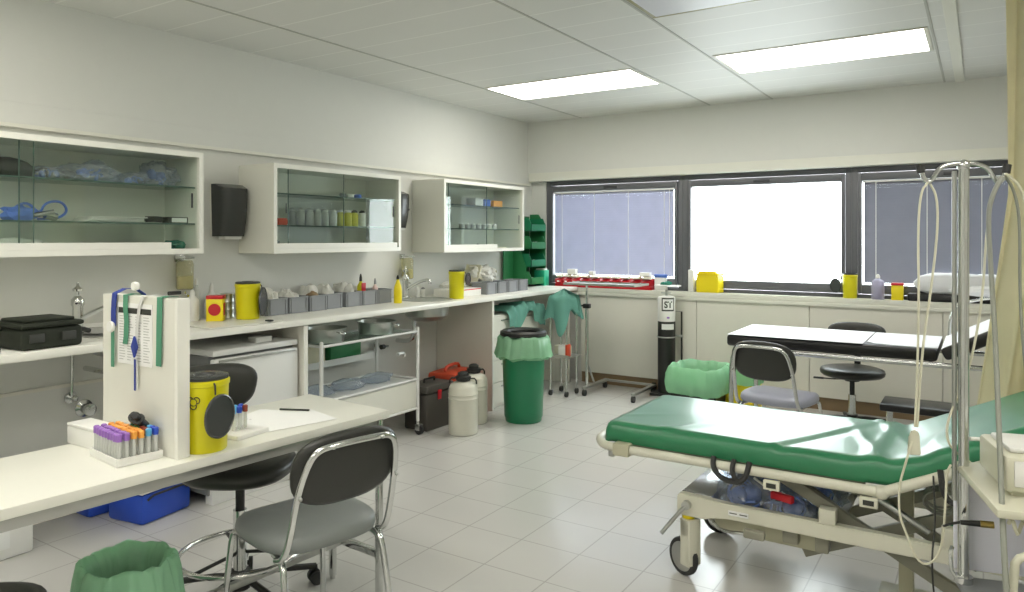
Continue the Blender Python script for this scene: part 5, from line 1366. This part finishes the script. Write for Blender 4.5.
# far cabinet
for k, (y, w_, h_, m_, lb) in enumerate(((5.30, .12, .07, 'white', 'white carton on the top shelf of the far cabinet'), (5.43, .09, .065, 'navyfoam', 'blue carton on the top shelf of the far cabinet'), (5.60, .14, .06, 'orangecap', 'amber carton on the top shelf of the far cabinet'))):
    o = M().box(-.05, .05, -w_/2, w_/2, 0, h_, .002).build('carton', m_); tag(o, lb, 'carton', loc=(.17, y, S1+.0005))
for k in range(7):
    y = 5.10+.085*k
    o = bottle(.17, y, S2+.0005, .022, .05, 'paleglass', 'white', 'small clear jars on the middle shelf of the far cabinet', neck=.8, cone=.05, caph=.25, group='small jars in the far cabinet', name='small_jar')
crump('dark_jar', .15, 5.38, S2-.17, .02, .02, .02, 'bin', 'small grey packet low in the far cabinet', 'packet', 44)
o = M().box(-.06, .06, -.10, .10, 0, .012, .002).build('flat_carton', 'creambox'); tag(o, 'flat cream carton on the floor of the far wall cabinet', 'carton', loc=(.17, 5.62, 1.3255))
# dark shoulder bag by the sink at the left
t = thing('shoulder_bag', 'dark green padded equipment bag on the worktop at the left edge', 'bag', (.43, 1.605, CZ+.0005), math.radians(2))
t.scale = (1, .88, .92)
M().box(-.13, .13, -.145, .145, 0, .10, .02, seg=3).build('body', 'bagfabric', t)
M().box(-.135, .135, -.15, .15, .101, .125, .012).build('flap', 'bagfabric', t)
M().box(-.10, .10, -.12, .12, .1255, .14, .006).build('top_pad', 'bagfabric', t)
for y in (-.08, .07): M().box(.1305, .138, y-.035, y+.035, .035, .075, .003).build('mesh_pocket', 'cabledark', t)
M().tube([(-.05, -.146, .09), (-.03, -.19, .10), (.02, -.21, .05), (.05, -.20, .012), (.06, -.23, .012), (.0, -.30, .012)], .010, smooth=2).build('strap', 'black', t)
M().tube([(.05, .146, .07), (.06, .18, .07), (.06, .22, .055)], .012, smooth=1).build('side_strap', 'black', t)
t = thing('white_basin', 'white tilted dish leaning behind the equipment bag by the upright board', 'dish', (.22, 1.98, CZ+.0065), 0)
M().lathe([(0, 0), (.06, 0), (.10, .035), (.104, .037), (.098, .037), (.058, .006), (0, .006)], seg=32, mx=Matrix.Rotation(.0, 4, 'X')).build('dish', 'white', t)

# ------------------------------------------------------------------ camera, daylight, view
cam = bpy.data.cameras.new('camera'); co = bpy.data.objects.new('camera', cam); COL.objects.link(co)
co.location = (3.96, 0, 1.42); co.rotation_euler = (PI/2, 0, math.atan2(470, 733))
cam.sensor_width = 36; cam.lens = 36*733/1024; cam.shift_y = -58/1024; cam.clip_start = .02
SC.camera = co
W = bpy.data.worlds.new('world'); SC.world = W; W.use_nodes = True
bg = W.node_tree.nodes['Background']; bg.inputs['Color'].default_value = (.93, .95, 1.0, 1); bg.inputs['Strength'].default_value = 13.0
for i, (a, b) in enumerate(wins):
    ld = bpy.data.lights.new('window_portal', 'AREA'); ld.shape = 'RECTANGLE'; ld.size = b-a-.1; ld.size_y = .9
    ld.cycles.is_portal = True
    lo = bpy.data.objects.new('window_portal', ld); COL.objects.link(lo); lo.location = ((a+b)/2, YW+.12, 1.46); lo.rotation_euler = (-PI/2, 0, 0)
vs = SC.view_settings; vs.view_transform = 'Standard'; vs.look = 'None'; vs.gamma = 1; vs.exposure = 0.0; vs.use_curve_mapping = False
